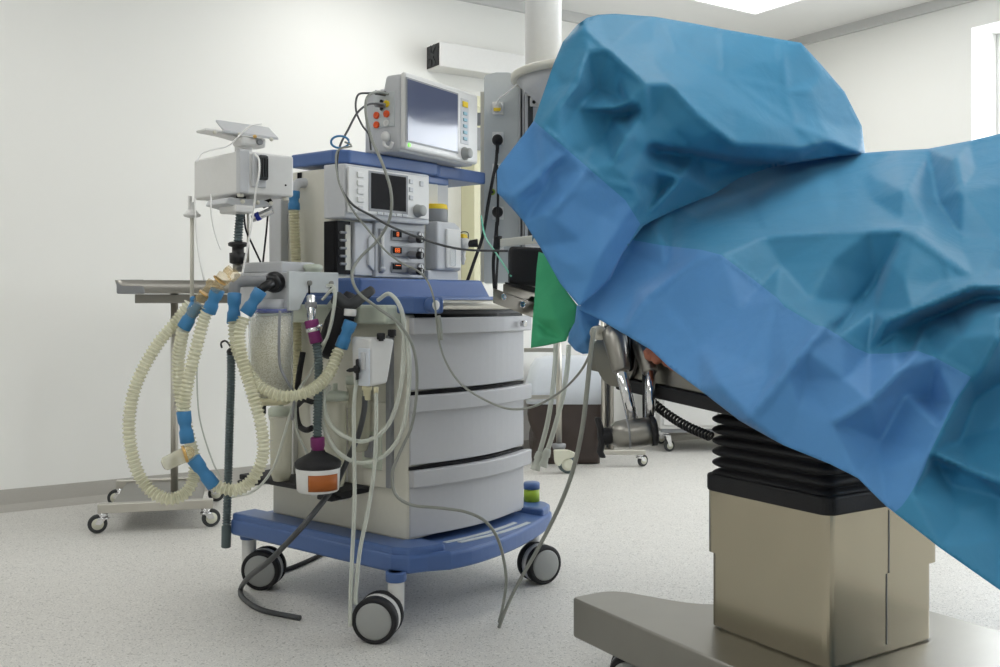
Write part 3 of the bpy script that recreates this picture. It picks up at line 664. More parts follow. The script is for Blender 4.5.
breathing_hose('breathing_hose', 'pale corrugated hose sagging across the clear canister to the dark hanging bag',
    [(234, 322, 2.94), (236, 345, 2.93), (247, 370, 2.90), (262, 388, 2.88), (285, 396, 2.88), (310, 391, 2.9), (328, 375, 2.95), (339, 350, 2.99)],
    [((233.5, 324, 2.95), (234.5, 293, 2.96)), ((341, 348, 3.0), (351, 321, 3.0))])
# water trap at the lower connector
wt = thing('water_trap', 'clear cylinder water trap on the amber elbow between the lower blue cuffs', 'water trap', W(180, 462, 2.8), 0)
obj('elbow', MB().ball(W(187, 453, 2.81), .021), 'amber_clear', wt)
obj('elbow_ring', MB().lathe(W(185, 454, 2.79), Vector((-.9, -.35, -.3)), [(-.004, .025), (.004, .025), (.004, .018), (-.004, .018)], 28), 'brass', wt)
obj('cup', MB().lathe(W(182, 456, 2.79), W(165, 464, 2.76)-W(182, 456, 2.79), [(-.01, .02), (.0, .021), (.05, .019), (.056, .014), (.058, .001)], 28), 'jar_clear', wt)

# breathing bag behind cuff and its neck
bg = thing('breathing_bag', 'dark rubber breathing bag hanging behind the white regulator', 'breathing bag', W(340, 345, 3.15), 0)
bm = MB()
bm.lathe(W(328, 352, 3.14), W(352, 290, 3.12)-W(328, 352, 3.14), [(-.02, .01), (0, .030), (.04, .042), (.09, .045), (.14, .038), (.18, .026), (.20, .016)], 28)
obj('bag', bm, 'soft_black', bg)
obj('neck', MB().cyl(W(343, 302, 3.04), W(352, 317, 3.0), .017, .014, 20), 'soft_black', bg, bevel=.003)
obj('neck_ring', MB().cyl(W(350.5, 309, 3.0), W(350, 316, 3.0), .0185, seg=20), 'white_plastic', bg, bevel=.002)
obj('bag_tail', MB().sweep([W(336, 298, 3.04), W(349, 305, 3.02), W(362, 297, 3.05), W(372, 290, 3.08)], lambda L, t: .022-.008*t, 14, 14), 'dark_rubber', bg)

# purple fitted hose and filter pot
ph = thing('anaesthetic_gas_filter', 'white filter pot with black dome, orange label and purple ended grey hose', 'filter', W(318, 492, 2.98), 0)
Zf = 2.98
pc = W(318, 480, Zf)
zb = W(318, 491, Zf).z; zt = W(318, 466, Zf).z
pot = obj('pot', MB().lathe((pc.x, pc.y, zb), (0, 0, 1), [(0, .058), (.004, .062), (zt-zb-.004, .066), (zt-zb, .063)], 40), 'white_plastic', ph)
lab = MB(); n = 14
zl0, zl1 = W(0, 488, Zf).z, W(0, 472, Zf).z
A0 = [(-1.95+1.45*i/n) for i in range(n+1)]
A0 = [t+.12 for t in A0]
lab.rings([[ (pc.x+rr*math.cos(t), pc.y+rr*math.sin(t), z) for t in A0 for rr in (.0665,)] for z in (zl0, zl1)], closed=False)
bmesh.ops.delete(lab.bm, geom=[f for f in lab.bm.faces if max((e.calc_length() for e in f.edges)) > .06], context='FACES_ONLY')
obj('orange_label', lab, 'orange_label', pot, solid=.001)
obj('dome', MB().lathe((pc.x, pc.y, zt-.004), (0, 0, 1), [(0, .066), (.006, .069), (.016, .069), (.022, .064), (.036, .040), (.046, .022), (.052, .02)], 40), 'soft_black', ph)
cuffz = lambda a_, b_, r, m: obj('purple_cuff', MB().lathe(W(*a_), W(*b_)-W(*a_), [(0, r), (.003, r*1.12), ((W(*b_)-W(*a_)).length*.45, r*1.1), ((W(*b_)-W(*a_)).length*.5, r*.98), ((W(*b_)-W(*a_)).length-.003, r*1.0), ((W(*b_)-W(*a_)).length, r*.9)], 22), m, ph)
cuffz((317.5, 437, Zf), (318, 459, Zf), .019, 'purple'); cuffz((311, 320, Zf), (316.5, 343, Zf), .019, 'purple')
hose('ribbed_hose', [(316, 342, Zf), (318.5, 360, Zf), (318.5, 390, Zf), (317.5, 420, Zf), (317.5, 440, Zf)], .0125, 'rubber_grey', .009, .0018, ph)
obj('metal_neck', MB().cyl(W(311, 296, 3.03), W(311.5, 330, 2.99), .0135, seg=20), 'chrome', ph, bevel=.002)
obj('metal_neck_ring', MB().cyl(W(311, 302, 3.02), W(311, 308, 3.02), .018, seg=20), 'mid_grey', ph, bevel=.002)
hc = obj('hose_band', MB().lathe(W(313, 329, Zf), W(314, 334, Zf)-W(313, 329, Zf), [(-.004, .0215), (.008, .0215)], 22), 'chrome', ph)
obj('band_screw', MB().cyl(W(317, 327, Zf-.02), W(322, 325, Zf-.02), .0055, seg=12), 'chrome', hc)

# suction jars on their black tray
def jar(px, Z, ptop, pbot, label):
    q = W(px, pbot, Z); zt = W(px, ptop, Z).z; h = zt-q.z
    t = thing('suction_jar', label, 'jar', q, 0, None)
    gl = obj('glass_wall', MB().lathe(q, (0, 0, 1), [(0, .006), (.006, .026), (.03, .034), (h-.02, .036), (h-.01, .040), (h, .040)], 32), 'jar_clear', t)
    obj('graduation', MB().box(q.x-.028, q.x-.022, q.y-.034, q.y-.028, q.z+.05, q.z+.051).box(q.x-.028, q.x-.02, q.y-.034, q.y-.028, q.z+.08, q.z+.081).box(q.x-.028, q.x-.022, q.y-.034, q.y-.028, q.z+.11, q.z+.111).box(q.x-.028, q.x-.02, q.y-.034, q.y-.028, q.z+.14, q.z+.141), 'mid_grey', gl)
    obj('lid', MB().lathe(q+Vector((0, 0, h)), (0, 0, 1), [(0, .042), (.02, .042), (.026, .036), (.03, .01)], 32), 'pale_green_plastic', t)
    obj('spout', MB().cyl(q+Vector((0, 0, h+.026)), q+Vector((0, 0, h+.052)), .008, seg=12), 'pale_green_plastic', t, bevel=.001)
jar(281, 3.30, 415, 482, 'clear suction jar nearest the clear canister, standing on the black tray')
jar(335, 3.12, 400, 488, 'clear suction jar just right of the white filter pot')
jar(359, 3.17, 384, 452, 'taller clear suction jar higher up beside the white regulator')
tr = thing('jar_tray', 'black bracket tray for the suction jars on the machine side', 'tray', W(318, 500, 3.1), 0)
T0, T1 = F.on(268, 488, 'x', -.02), F.on(358, 503, 'x', -.02)
obj('tray_plate', MB(F).box(-.135, -.004, T1.y-.05, T0.y+.01, .388, .406), 'soft_black', tr, bevel=.004)
for v in (T1.y, T0.y-.05): obj('tray_lug', MB(F).box(-.16, -.07, v-.03, v+.04, .376, .392), 'soft_black', tr, bevel=.006)
# black hose bracket
bk = obj('hose_bracket', MB().sweep([W(303, 352, 3.12), W(299, 375, 3.12), W(297, 392, 3.12), W(296, 410, 3.12), W(299, 425, 3.1), W(306, 430, 3.06), W(312, 428, 3.03)], .009, 10, 24), 'soft_black', None)
tag(bk, 'black curved bracket behind the purple ended grey hose', 'bracket')
obj('bracket_arm', MB().sweep([W(298, 405, 3.12), W(304, 400, 3.06), W(312, 402, 3.02)], .008, 10, 8), 'soft_black', bk)

# white suction regulator
rg = thing('suction_regulator', 'white tapered suction regulator with two black knobs on the machine side', 'suction regulator', W(379, 388, 2.98), 0)
Rf = Frame(370, 2.96, 900)
zt = 1+(300-337)*2.96/1000; zb = 1+(300-387)*2.96/1000
obj('housing', MB(Rf).hexa([(0.0, 0, zb), (.070, 0, zb+.006), (.078, .08, zb+.006), (-.0, .08, zb), (-.0, -.0, zt-.004), (.10, 0, zt-.010), (.105, .09, zt-.004), (-.0, .09, zt)]), 'white_plastic', rg, bevel=.009, seg=3)
obj('side_plate', MB(Rf).box(-.008, .0, -.002, .045, zb+.002, zt-.034), 'lid_white', rg, bevel=.002)
obj('plate_socket', MB(Rf).box(-.014, -.006, .008, .028, zb+.05, zt-.045), 'grey_plastic', rg, bevel=.003)
for (px, py) in ((381, 337), (392, 333.5)):
    kk = W(px, py+4, 2.99)
    obj('knob', MB().lathe(kk, (0, 0, 1), [(0, .008), (.004, .008), (.005, .0125), (.022, .0125), (.024, .01), (.024, .001)], 20), 'soft_black', rg)
kk = obj('side_tap', MB().lathe(W(358, 369, 2.97), W(345, 371, 2.94)-W(358, 369, 2.97), [(0, .012), (.01, .012), (.012, .006), (.03, .006), (.04, .002)], 14), 'soft_black', rg)
obj('tap_bar', MB().box(W(356, 378, 2.97).x, W(358, 378, 2.97).x, 2.96, 2.985, W(0, 380, 2.97).z, W(0, 359, 2.97).z), 'soft_black', kk, bevel=.002)
obj('hose_barb', MB().lathe(W(367, 386, 2.98), (0, 0, -1), [(0, .015), (.012, .015), (.014, .011), (.04, .010), (.042, .008)], 18), 'hose_beige', rg)
obj('hose_barb', MB().lathe(W(376, 387, 2.96), (0, 0, -1), [(0, .008), (.02, .007)], 14), 'hose_beige', rg)

# ------------------------------------------------------------------ tubes and cables
def line(name, label, cat, pts, r, m, n=None, seg=8, parent=None, group=None):
    P = [W(*p) for p in pts]; n = n or max(16, len(pts)*8)
    o = obj(name, MB().sweep(P, r, seg, n), m, parent)
    if parent is None: tag(o, label, cat, group)
    return o
gnd = lambda px, py, h=.006: (px, py, (1-h)*1000/(py-300))
line('monitor_cable', 'thick light grey cable from the monitor curling over the dark panel screen', 'cable',
     [(388, 94, 3.36), (376, 92, 3.3), (367, 98, 3.26), (366, 115, 3.22), (372, 140, 3.18), (383, 165, 3.10), (391, 192, 3.06), (390, 218, 3.06), (378, 240, 3.05), (360, 258, 3.02), (352, 274, 2.98), (358, 292, 2.95), (378, 308, 2.93), (400, 325, 2.92), (414, 350, 2.92), (417, 385, 2.92), (412, 425, 2.92), (400, 452, 2.92), (392, 475, 2.92), (396, 495, 2.92), (412, 505, 2.92), (440, 508, 2.9), (466, 512, 2.9), (486, 522, 2.9), (499, 542, 2.95), (506, 575, 3.0), (504, 600, 3.05), gnd(499, 622)], .0048, 'cable_grey', 150)
line('floor_cable', 'thick grey cable falling from the table clamp to the floor', 'cable',
     [(594, 328, 2.25), (591, 350, 2.25), (587, 390, 2.28), (582, 430, 2.32), (573, 470, 2.4), (560, 505, 2.5), (540, 545, 2.65), (520, 580, 2.86), (508, 604, 2.98), gnd(499, 627)], .0055, 'cable_grey', 80)
line('sensor_cable', 'thin dark cable running across the grey front panel to the black box', 'cable',
     [(383, 105, 3.36), (370, 104, 3.3), (358, 112, 3.25), (348, 130, 3.2), (340, 146, 3.15), (337, 165, 3.1), (340, 185, 3.08), (352, 204, 3.04), (372, 216, 3.0), (392, 227, 3.0), (420, 238, 3.0), (445, 246, 2.95), (470, 250, 2.9), (508, 251, 2.85)], .0036, 'dark_cable', 100)
line('monitor_cable', 'thin grey cable bending down behind the monitor hook', 'cable',
     [(384, 92, 3.38), (370, 93, 3.36), (358, 95, 3.34), (356, 110, 3.33), (362, 125, 3.32), (369, 135, 3.31), (371, 150, 3.33)], .0034, 'dark_cable', 40)
line('probe_cable', 'thin pale cable looping from the worktop down across the drawers', 'cable',
     [(345, 142, 3.12), (352, 146, 3.1), (338, 150, 3.1), (336, 165, 3.09), (341, 188, 3.07), (354, 212, 3.03), (370, 232, 2.99), (385, 250, 2.96), (400, 262, 2.93), (418, 271, 2.9), (428, 282, 2.88), (434, 300, 2.86), (437, 325, 2.85), (440, 345, 2.84), (448, 366, 2.8), (462, 385, 2.75), (485, 400, 2.68), (510, 409, 2.62), (535, 406, 2.55), (560, 392, 2.45), (580, 372, 2.35), (592, 350, 2.27)], .0030, 'cable_grey', 130)
line('probe_plug', 'slim grey inline plug on the pale cable above the top drawer', 'cable plug', [(438.5, 316, 2.84), (440.5, 328, 2.83), (441, 340, 2.83)], .006, 'cable_grey', 8)
obj_ring = obj('cable_ring', MB().sweep([W(340+9*math.cos(t), 142+6*math.sin(t), 3.11+.02*math.sin(t)) for t in [2*PI*i/24 for i in range(24)]], .0035, 8), 'connector_blue', None)
tag(obj_ring, 'small blue ring clip bundling cables above the blue shelf corner', 'cable clip')
line('green_line', 'thin mint green tube hanging in front of the socket column', 'tube', [(481, 216, 3.7), (485, 236, 3.6), (494, 250, 3.3), (502, 262, 3.1), (511, 276, 2.95)], .003, 'cable_green', 30)
# pale drain tubes to the floor
line('drain_tube', 'clear tube hanging straight down from the pump to the floor, left one', 'tube', [(357, 378, 3.0), (354, 405, 2.95), (354, 450, 2.94), (354.5, 500, 2.92), (352, 560, 2.9), (350.5, 600, 2.9), (350, 626, 2.9)], .006, 'tube_clear', 40)
line('drain_tube', 'clear tube hanging from the white regulator to the floor', 'tube', [(376, 390, 2.96), (376, 430, 2.94), (374, 470, 2.93), (368, 510, 2.92), (360, 550, 2.9), (356, 590, 2.9), (355.5, 604, 2.9)], .006, 'tube_clear', 40)
line('suction_tube', 'pale thick tube looping from the worktop to the suction jars, outer loop', 'tube',
     [(378, 300, 3.02), (390, 294, 2.98), (402, 312, 2.94), (404, 345, 2.93), (400, 390, 2.93), (388, 425, 2.93), (366, 441, 2.95), (344, 436, 2.97), (328, 420, 2.99), (323, 395, 3.0), (326, 372, 3.0)], .0065, 'tube_clear', 80)
line('suction_tube', 'pale thick tube under the white regulator, lower of the two loops', 'tube',
     [(397, 322, 2.96), (408, 345, 2.93), (409, 385, 2.92), (402, 430, 2.92), (385, 455, 2.94), (360, 463, 2.96), (338, 452, 2.98), (325, 430, 3.0), (321, 405, 3.01), (330, 385, 3.02)], .0065, 'tube_clear', 80)
line('suction_tube', 'thin pale tube curling around the black bracket', 'tube', [(322, 300, 3.03), (335, 288, 3.02), (334, 310, 3.0), (328, 335, 3.0), (312, 370, 3.03), (297, 395, 3.05), (297, 430, 3.05), (308, 455, 3.05), (312, 465, 3.05)], .0045, 'tube_clear', 60)
line('grey_line', 'thin blue-grey tube running down the front of the clear canister', 'tube', [(280, 311, 2.95), (279, 335, 2.94), (280, 365, 2.94), (288, 383, 2.93), (294, 395, 2.98), (292, 420, 3.0)], .0042, 'mid_grey', 40)
line('drain_tube', 'thin white tube sweeping low from the canister to the hanging hose', 'tube', [(302, 385, 3.02), (293, 405, 3.0), (284, 435, 2.98), (273, 468, 2.96), (255, 490, 2.95), (232, 497, 2.95)], .004, 'tube_clear', 50)
line('pressure_tube', 'short pale tube from the silver plate bolt down to the dark bag', 'tube', [(327, 286, 2.97), (334, 287, 2.96), (334, 305, 2.96), (328, 335, 2.97), (322, 345, 2.98)], .0048, 'tube_clear', 30)
line('vacuum_hose', 'black hose running from the white regulator down across the blue base to the floor', 'hose',
     [(365, 396, 2.98), (364, 412, 2.98), (358, 436, 3.0), (348, 459, 3.04), (337, 482, 3.06), (325, 499, 3.0), (308, 520, 2.93), (290, 540, 2.93), (268, 562, 3.0), (250, 576, 3.15), gnd(241, 588, .01), gnd(243, 598, .008), gnd(262, 610, .008), gnd(300, 618, .008)], .0085, 'dark_cable', 110, 10)
line('floor_hose', 'black cable crossing the floor behind the rear caster', 'cable', [gnd(262, 574, .008), gnd(285, 570, .008), gnd(310, 560, .008), gnd(335, 548, .008), gnd(365, 540, .008)], .009, 'soft_black', 30)
# thin sampling tubes round the white box
line('sampling_tube', 'thin white tube arching over the white box to its dark latch', 'tube', [(196, 162, 2.8), (203, 153, 2.82), (215, 149, 2.85), (228, 146, 2.88), (238, 137, 2.88), (250, 126, 2.9), (262, 124, 2.92)], .0022, 'white_gloss', 50)
line('sampling_tube', 'thin white tube hanging from the dark latch of the white box', 'tube', [(255, 154, 2.9), (259, 160, 2.88), (259, 175, 2.87), (256, 190, 2.88), (253, 215, 2.9), (247, 250, 2.9), (242, 275, 2.9)], .0030, 'white_gloss', 50)
line('sampling_tube', 'thin clear tube with a small tip hanging below the white box corner', 'tube', [(211, 194, 2.88), (211, 210, 2.88), (213, 225, 2.88), (217, 240, 2.88), (221, 250, 2.88)], .0024, 'white_gloss', 40)
line('sampling_tube', 'thin clear tube falling from the left edge of the white box', 'tube', [(195, 198, 2.86), (195.5, 220, 2.86), (198, 250, 2.87), (204, 280, 2.88)], .0022, 'white_gloss', 40)
line('sampling_tube', 'long thin clear tube hanging down behind the two middle hoses', 'tube', [(198, 345, 2.95), (197, 380, 2.95), (200, 420, 2.95), (212, 460, 2.95), (222, 480, 2.95)], .0024, 'tube_clear', 40)
line('black_wire', 'black wire curving behind the ribbed hose column', 'wire', [(244, 214, 3.1), (246, 230, 3.12), (254, 248, 3.12), (262, 265, 3.12)], .003, 'soft_black', 30)
line('black_wire', 'straight black wire dropping from the chrome clamp', 'wire', [(268, 213, 3.1), (266, 235, 3.12), (263, 262, 3.14)], .003, 'soft_black', 20)
# drip rod
dr = thing('hanging_rod', 'thin cream rod with a round white disc hanging below the white box', 'rod', W(192, 300, 3.13), 0)
obj('rod', MB().cyl(W(192, 214, 3.13), W(192, 300, 3.13), .0062, seg=12), 'cream_plastic', dr)
obj('disc', MB().lathe(W(192, 218, 3.13), (0, 0, 1), [(0, .01), (.004, .024), (.01, .027), (.014, .022), (.03, .008), (.05, .006)], 24), 'white_plastic', dr)
obj('fork', MB().box(W(189, 0, 3.13).x, W(191, 0, 3.13).x, 3.12, 3.14, W(0, 214, 3.13).z, W(0, 196, 3.13).z), 'white_plastic', dr)
# green capped pot on the base
gp = F.mat @ Vector((.695, .042, .263))
gpt = thing('specimen_pot', 'small lime green pot with a blue lid on the corner of the blue base', 'pot', gp, 0)
obj('pot', MB().lathe(gp, (0, 0, 1), [(0, .027), (.0, .029), (.045, .029), (.045, .02)], 28), 'lime_green', gpt)
obj('lid', MB().lathe(gp+Vector((0, 0, .045)), (0, 0, 1), [(0, .030), (.020, .030), (.024, .027), (.024, .001)], 28), 'machine_blue', gpt)
# bottle-like valve at the vaporizer
vv = thing('filling_valve', 'small white filling valve with a black tap hanging by the vaporizer', 'valve', W(463, 262, 3.75), 0)
obj('valve_body', MB().lathe(W(464, 238, 3.75), W(463, 262, 3.75)-W(464, 238, 3.75), [(0, .012), (.004, .022), (.035, .020), (.045, .010), (.07, .008), (.075, .011), (.085, .008), (.10, .005)], 20), 'white_plastic', vv)
obj('black_tap', MB().cyl(W(467, 244, 3.75), W(478, 243, 3.75), .012, .016, 16), 'soft_black', vv, bevel=.002)
obj('loop', MB().sweep([W(458, 236, 3.75), W(462, 232, 3.75), W(468, 233, 3.75), W(468, 241, 3.75)], .002, 6, 14), 'dark_cable', vv)

# ------------------------------------------------------------------ operating table
T = Frame(829, 2.15, 1560)       # origin at the near corner of the column casing
ot = thing('operating_table', 'stainless steel operating table column and base under the blue drapes', 'operating table', T.mat @ Vector((.17, .16, 0)), T.rot)
tp = lambda px, py, ax, v: T.on(px, py, ax, v)
cy = T.on(705.5, 560, 'x', 0).y; cx = T.on(939, 560, 'y', 0).x
def rrect(x0, x1, y0, y1, r, n=5):
    out = []
    for (cx_, cy_, a0) in ((x1-r, y0+r, -PI/2), (x1-r, y1-r, 0), (x0+r, y1-r, PI/2), (x0+r, y0+r, PI)):
        out += [(cx_+r*math.cos(a0+PI/2*i/n), cy_+r*math.sin(a0+PI/2*i/n)) for i in range(n+1)]
    return out
top_z = 1-216*2.15/1000; seam = T.on(829, 587, 'y', 0).z
cc = obj('column_casing', MB(T).prism(rrect(0, cx, 0, cy, .02), seam, top_z), 'warm_steel', ot)
obj('lower_casing', MB(T).prism(rrect(.006, cx-.016, .006, cy-.010, .018), .205, seam+.01), 'warm_steel', ot)
obj('casing_foot', MB(T).prism(rrect(.012, cx-.03, .012, cy-.03, .016), .19, .215), 'warm_steel', ot)
obj('panel_seam', MB(T).box(cx*.52-.0012, cx*.52+.0012, -.0015, .004, seam+.0, top_z-.01).box(cx*.52-.0012, cx*.52+.0012, .0045, .012, .22, seam), 'mid_grey', ot)
obj('collar', MB(T).prism(rrect(-.006, cx+.006, -.006, cy+.006, .03, 6), top_z-.002, top_z+.040), 'soft_black', ot, bevel=.006)
# bellows
R_ = []
nb = 6; zb0 = top_z+.040; zb1 = .735
for i in range(nb*8+1):
    t = i/(nb*8); z = zb0+(zb1-zb0)*t; f = abs(math.cos(PI*nb*t))
    ins = .022*(1-f**.6) - .0
    R_.append([(x, y, z) for x, y in rrect(ins+.002, cx-ins-.002, ins+.002, cy-ins-.002, .03, 5)])
obj('bellows', MB(T).rings(R_), 'soft_black', ot)
# table base: H shaped steel plinth
def fillet(P, rs, n=6):
    out = []
    for i, p in enumerate(P):
        p = Vector(p); a_ = Vector(P[i-1])-p; b_ = Vector(P[(i+1) % len(P)])-p; r = rs[i]
        if r <= 0: out.append(tuple(p)); continue
        A_, B_ = p+a_.normalized()*r, p+b_.normalized()*r
        for k in range(n+1):
            t = k/n; q = A_*(1-t)**2+p*2*t*(1-t)+B_*t*t; out.append((q.x, q.y))
    return out
bpoly = fillet([(-.165, -.62), (-.02, -.62), (.10, -.42), (.37, -.42), (.46, -.62), (.575, -.62), (.565, .60), (.55, .735), (.43, .735), (.37, .46), (.12, .46), (.0, .735), (-.142, .735)],
               [.03, .05, .1, .1, .04, .02, .03, .04, .05, .12, .12, .06, .02])
obj('base', MB(T).prism(bpoly, .095, .2), 'satin_steel', ot, bevel=.006, seg=3)
for (x, y) in ((-.09, .56), (-.09, -.5), (.49, .6), (.49, -.5)):
    q = T.mat @ Vector((x, y, 0)); caster((q.x, q.y), (.2, 1), (.0, -.0), R=.047, top=.096, parent=ot, body='mid_grey', nm='caster')
# table deck, tipped slightly so its far end is higher
dh = lambda y: .720+.0714*y
yl = T.on(615, 380, 'x', -.08).y
def tilted(mb, x0, x1, y0, y1, a0, a1):
    return mb.hexa([(x0, y0, dh(y0)+a0), (x1, y0, dh(y0)+a0), (x1, y1, dh(y1)+a0), (x0, y1, dh(y1)+a0), (x0, y0, dh(y0)+a1), (x1, y0, dh(y0)+a1), (x1, y1, dh(y1)+a1), (x0, y1, dh(y1)+a1)])
obj('deck_frame', tilted(MB(T), -.08, .46, .0, yl, 0, .034), 'soft_black', ot, bevel=.005)
obj('column_head', MB(T).box(.08, .30, .06, .28, .70, .76), 'soft_black', ot, bevel=.005)
obj('side_panel', tilted(MB(T), -.07, .45, .02, yl+.12, .034, .115), 'satin_steel', ot, bevel=.004)
obj('mattress', tilted(MB(T), .06, .40, .05, yl+.05, .117, .15), 'soft_black', ot, bevel=.015)
rp = T.on(607, 350, 'x', -.085)
obj('hinge_plate', MB(T).lathe((-.085, rp.y-.03, dh(rp.y)+.09), (1, 0, 0), [(0, .085), (.012, .085)], 28), 'satin_steel', ot, bevel=.002)
obj('hinge_bolt', MB().lathe(W(599, 333, 2.55), (.3, -1, 0), [(-.02, .018), (.01, .018), (.012, .012), (.012, .006), (.004, .005)], 20), 'cream_plastic', ot)
# leg-holder rods with their joint
Zc = 2.48
lh = thing('leg_holder', 'two chrome rods with sockets meeting in a steel cylinder with a black lever', 'leg holder', W(636, 448, Zc), 0)
def socket(a_, b_, r, m='satin_steel'):
    A_, B_ = W(*a_), W(*b_); L = (B_-A_).length
    return obj('socket', MB().lathe(A_, B_-A_, [(0, r*.6), (.01, r), (L*.3, r), (L-.006, r*.75), (L, r*.6)], 20), m, lh)
socket((613, 328, Zc+.06), (621.5, 372, Zc), .030); socket((642, 340, Zc+.06), (650, 373, Zc), .027)
obj('socket_cover', MB().hexa([W(618, 330, 2.56), W(630, 334, 2.56), W(632, 371, 2.53), W(624, 372, 2.53), W(618, 330, 2.62), W(630, 334, 2.62), W(632, 371, 2.6), W(624, 372, 2.6)]), 'soft_black', lh, bevel=.004)
obj('socket_slot', MB().hexa([W(612, 339, 2.535), W(615, 338, 2.535), W(616, 345, 2.535), W(614, 346, 2.535), W(612, 339, 2.545), W(615, 338, 2.545), W(616, 345, 2.545), W(614, 346, 2.545)]), 'chrome', lh)
obj('rod', MB().cyl(W(621, 370, Zc), W(635, 430, Zc), .0145, seg=20), 'chrome', lh)
obj('rod', MB().cyl(W(650, 370, Zc), W(650, 430, Zc), .013, seg=20), 'chrome', lh)
obj('rod_sleeve', MB().cyl(W(644.5, 372, Zc+.02), W(645, 425, Zc+.02), .006, seg=14), 'soft_black', lh)
jA, jB = W(613, 435, Zc-.02), W(653, 431, Zc-.02); L = (jB-jA).length
obj('joint', MB().lathe(jA, jB-jA, [(-.012, .020), (0, .024), (.008, .032), (.03, .035), (L-.02, .035), (L, .033)], 28), 'satin_steel', lh)
obj('joint_cap', MB().lathe(jB-(jB-jA).normalized()*.006, jB-jA, [(0, .036), (.012, .036), (.016, .028), (.016, .001)], 28), 'soft_black', lh)
obj('seam_ring', MB().lathe(jA+(jB-jA)*.35, jB-jA, [(0, .0352), (.003, .0356), (.005, .0352)], 28), 'mid_grey', lh)
lv = obj('lever', MB().cyl(W(600, 437, Zc-.03), W(614, 435, Zc-.02), .022, .020, 18), 'soft_black', lh, bevel=.003)
obj('lever_wing', MB().rings([[W(px+dx, py, Zc-.03+dz) for dx, dz in ((-3.5, 0), (-2.5, -.02), (2.5, -.02), (3.5, 0), (2.5, .02), (-2.5, .02))] for px, py in ((598, 417), (598, 420), (601, 430), (602, 443), (600, 452), (603, 458))], smooth=True), 'soft_black', lv, bevel=.004)
# coiled cord
hel = []
A_, B_ = W(646, 397, 2.55), W(712, 437, 2.36); ax_ = (B_-A_).normalized(); u_ = ax_.orthogonal().normalized(); v_ = ax_.cross(u_)
Nt = 22
for i in range(Nt*10+1):
    t = i/(Nt*10); sag = -.012*math.sin(PI*t)
    hel.append(A_.lerp(B_, t)+Vector((0, 0, sag))+(u_*math.cos(2*PI*Nt*t)+v_*math.sin(2*PI*Nt*t))*.0095)
cc_ = obj('coiled_cord', MB().sweep(hel, .0034, 6), 'black_plastic', None); tag(cc_, 'black coiled cord stretching from the table rail to the black bellows', 'cord')
# bare fingers showing under the drape hem
def finger(P, r):
    return [W(*p) for p in P], r
hd = MB()
for P, r in (([(668, 338, 2.46), (656, 348, 2.46), (648, 356, 2.46), (645, 358, 2.46)], .019), ([(672, 344, 2.46), (662, 354, 2.45), (655, 358, 2.45), (651, 359.5, 2.45)], .019),
             ([(690, 352, 2.45), (680, 360, 2.44), (672, 364, 2.44), (667, 366, 2.44)], .018), ([(684, 347, 2.45), (674, 356, 2.45), (666, 360, 2.45), (661, 362, 2.45)], .018)):
    hd.sweep([W(*p) for p in P], lambda L, t, r=r: r*(1-.15*t)*(math.sqrt(max(.02, 1-max(0, (t-.85)/.15)**2))), 14, 18)
hd.ball(W(690, 340, 2.47), .06, 1.1, .5, .6)
hnd = obj('hand', hd, 'skin', None); tag(hnd, 'bare curled fingers showing just under the blue drape hem', 'hand'); 

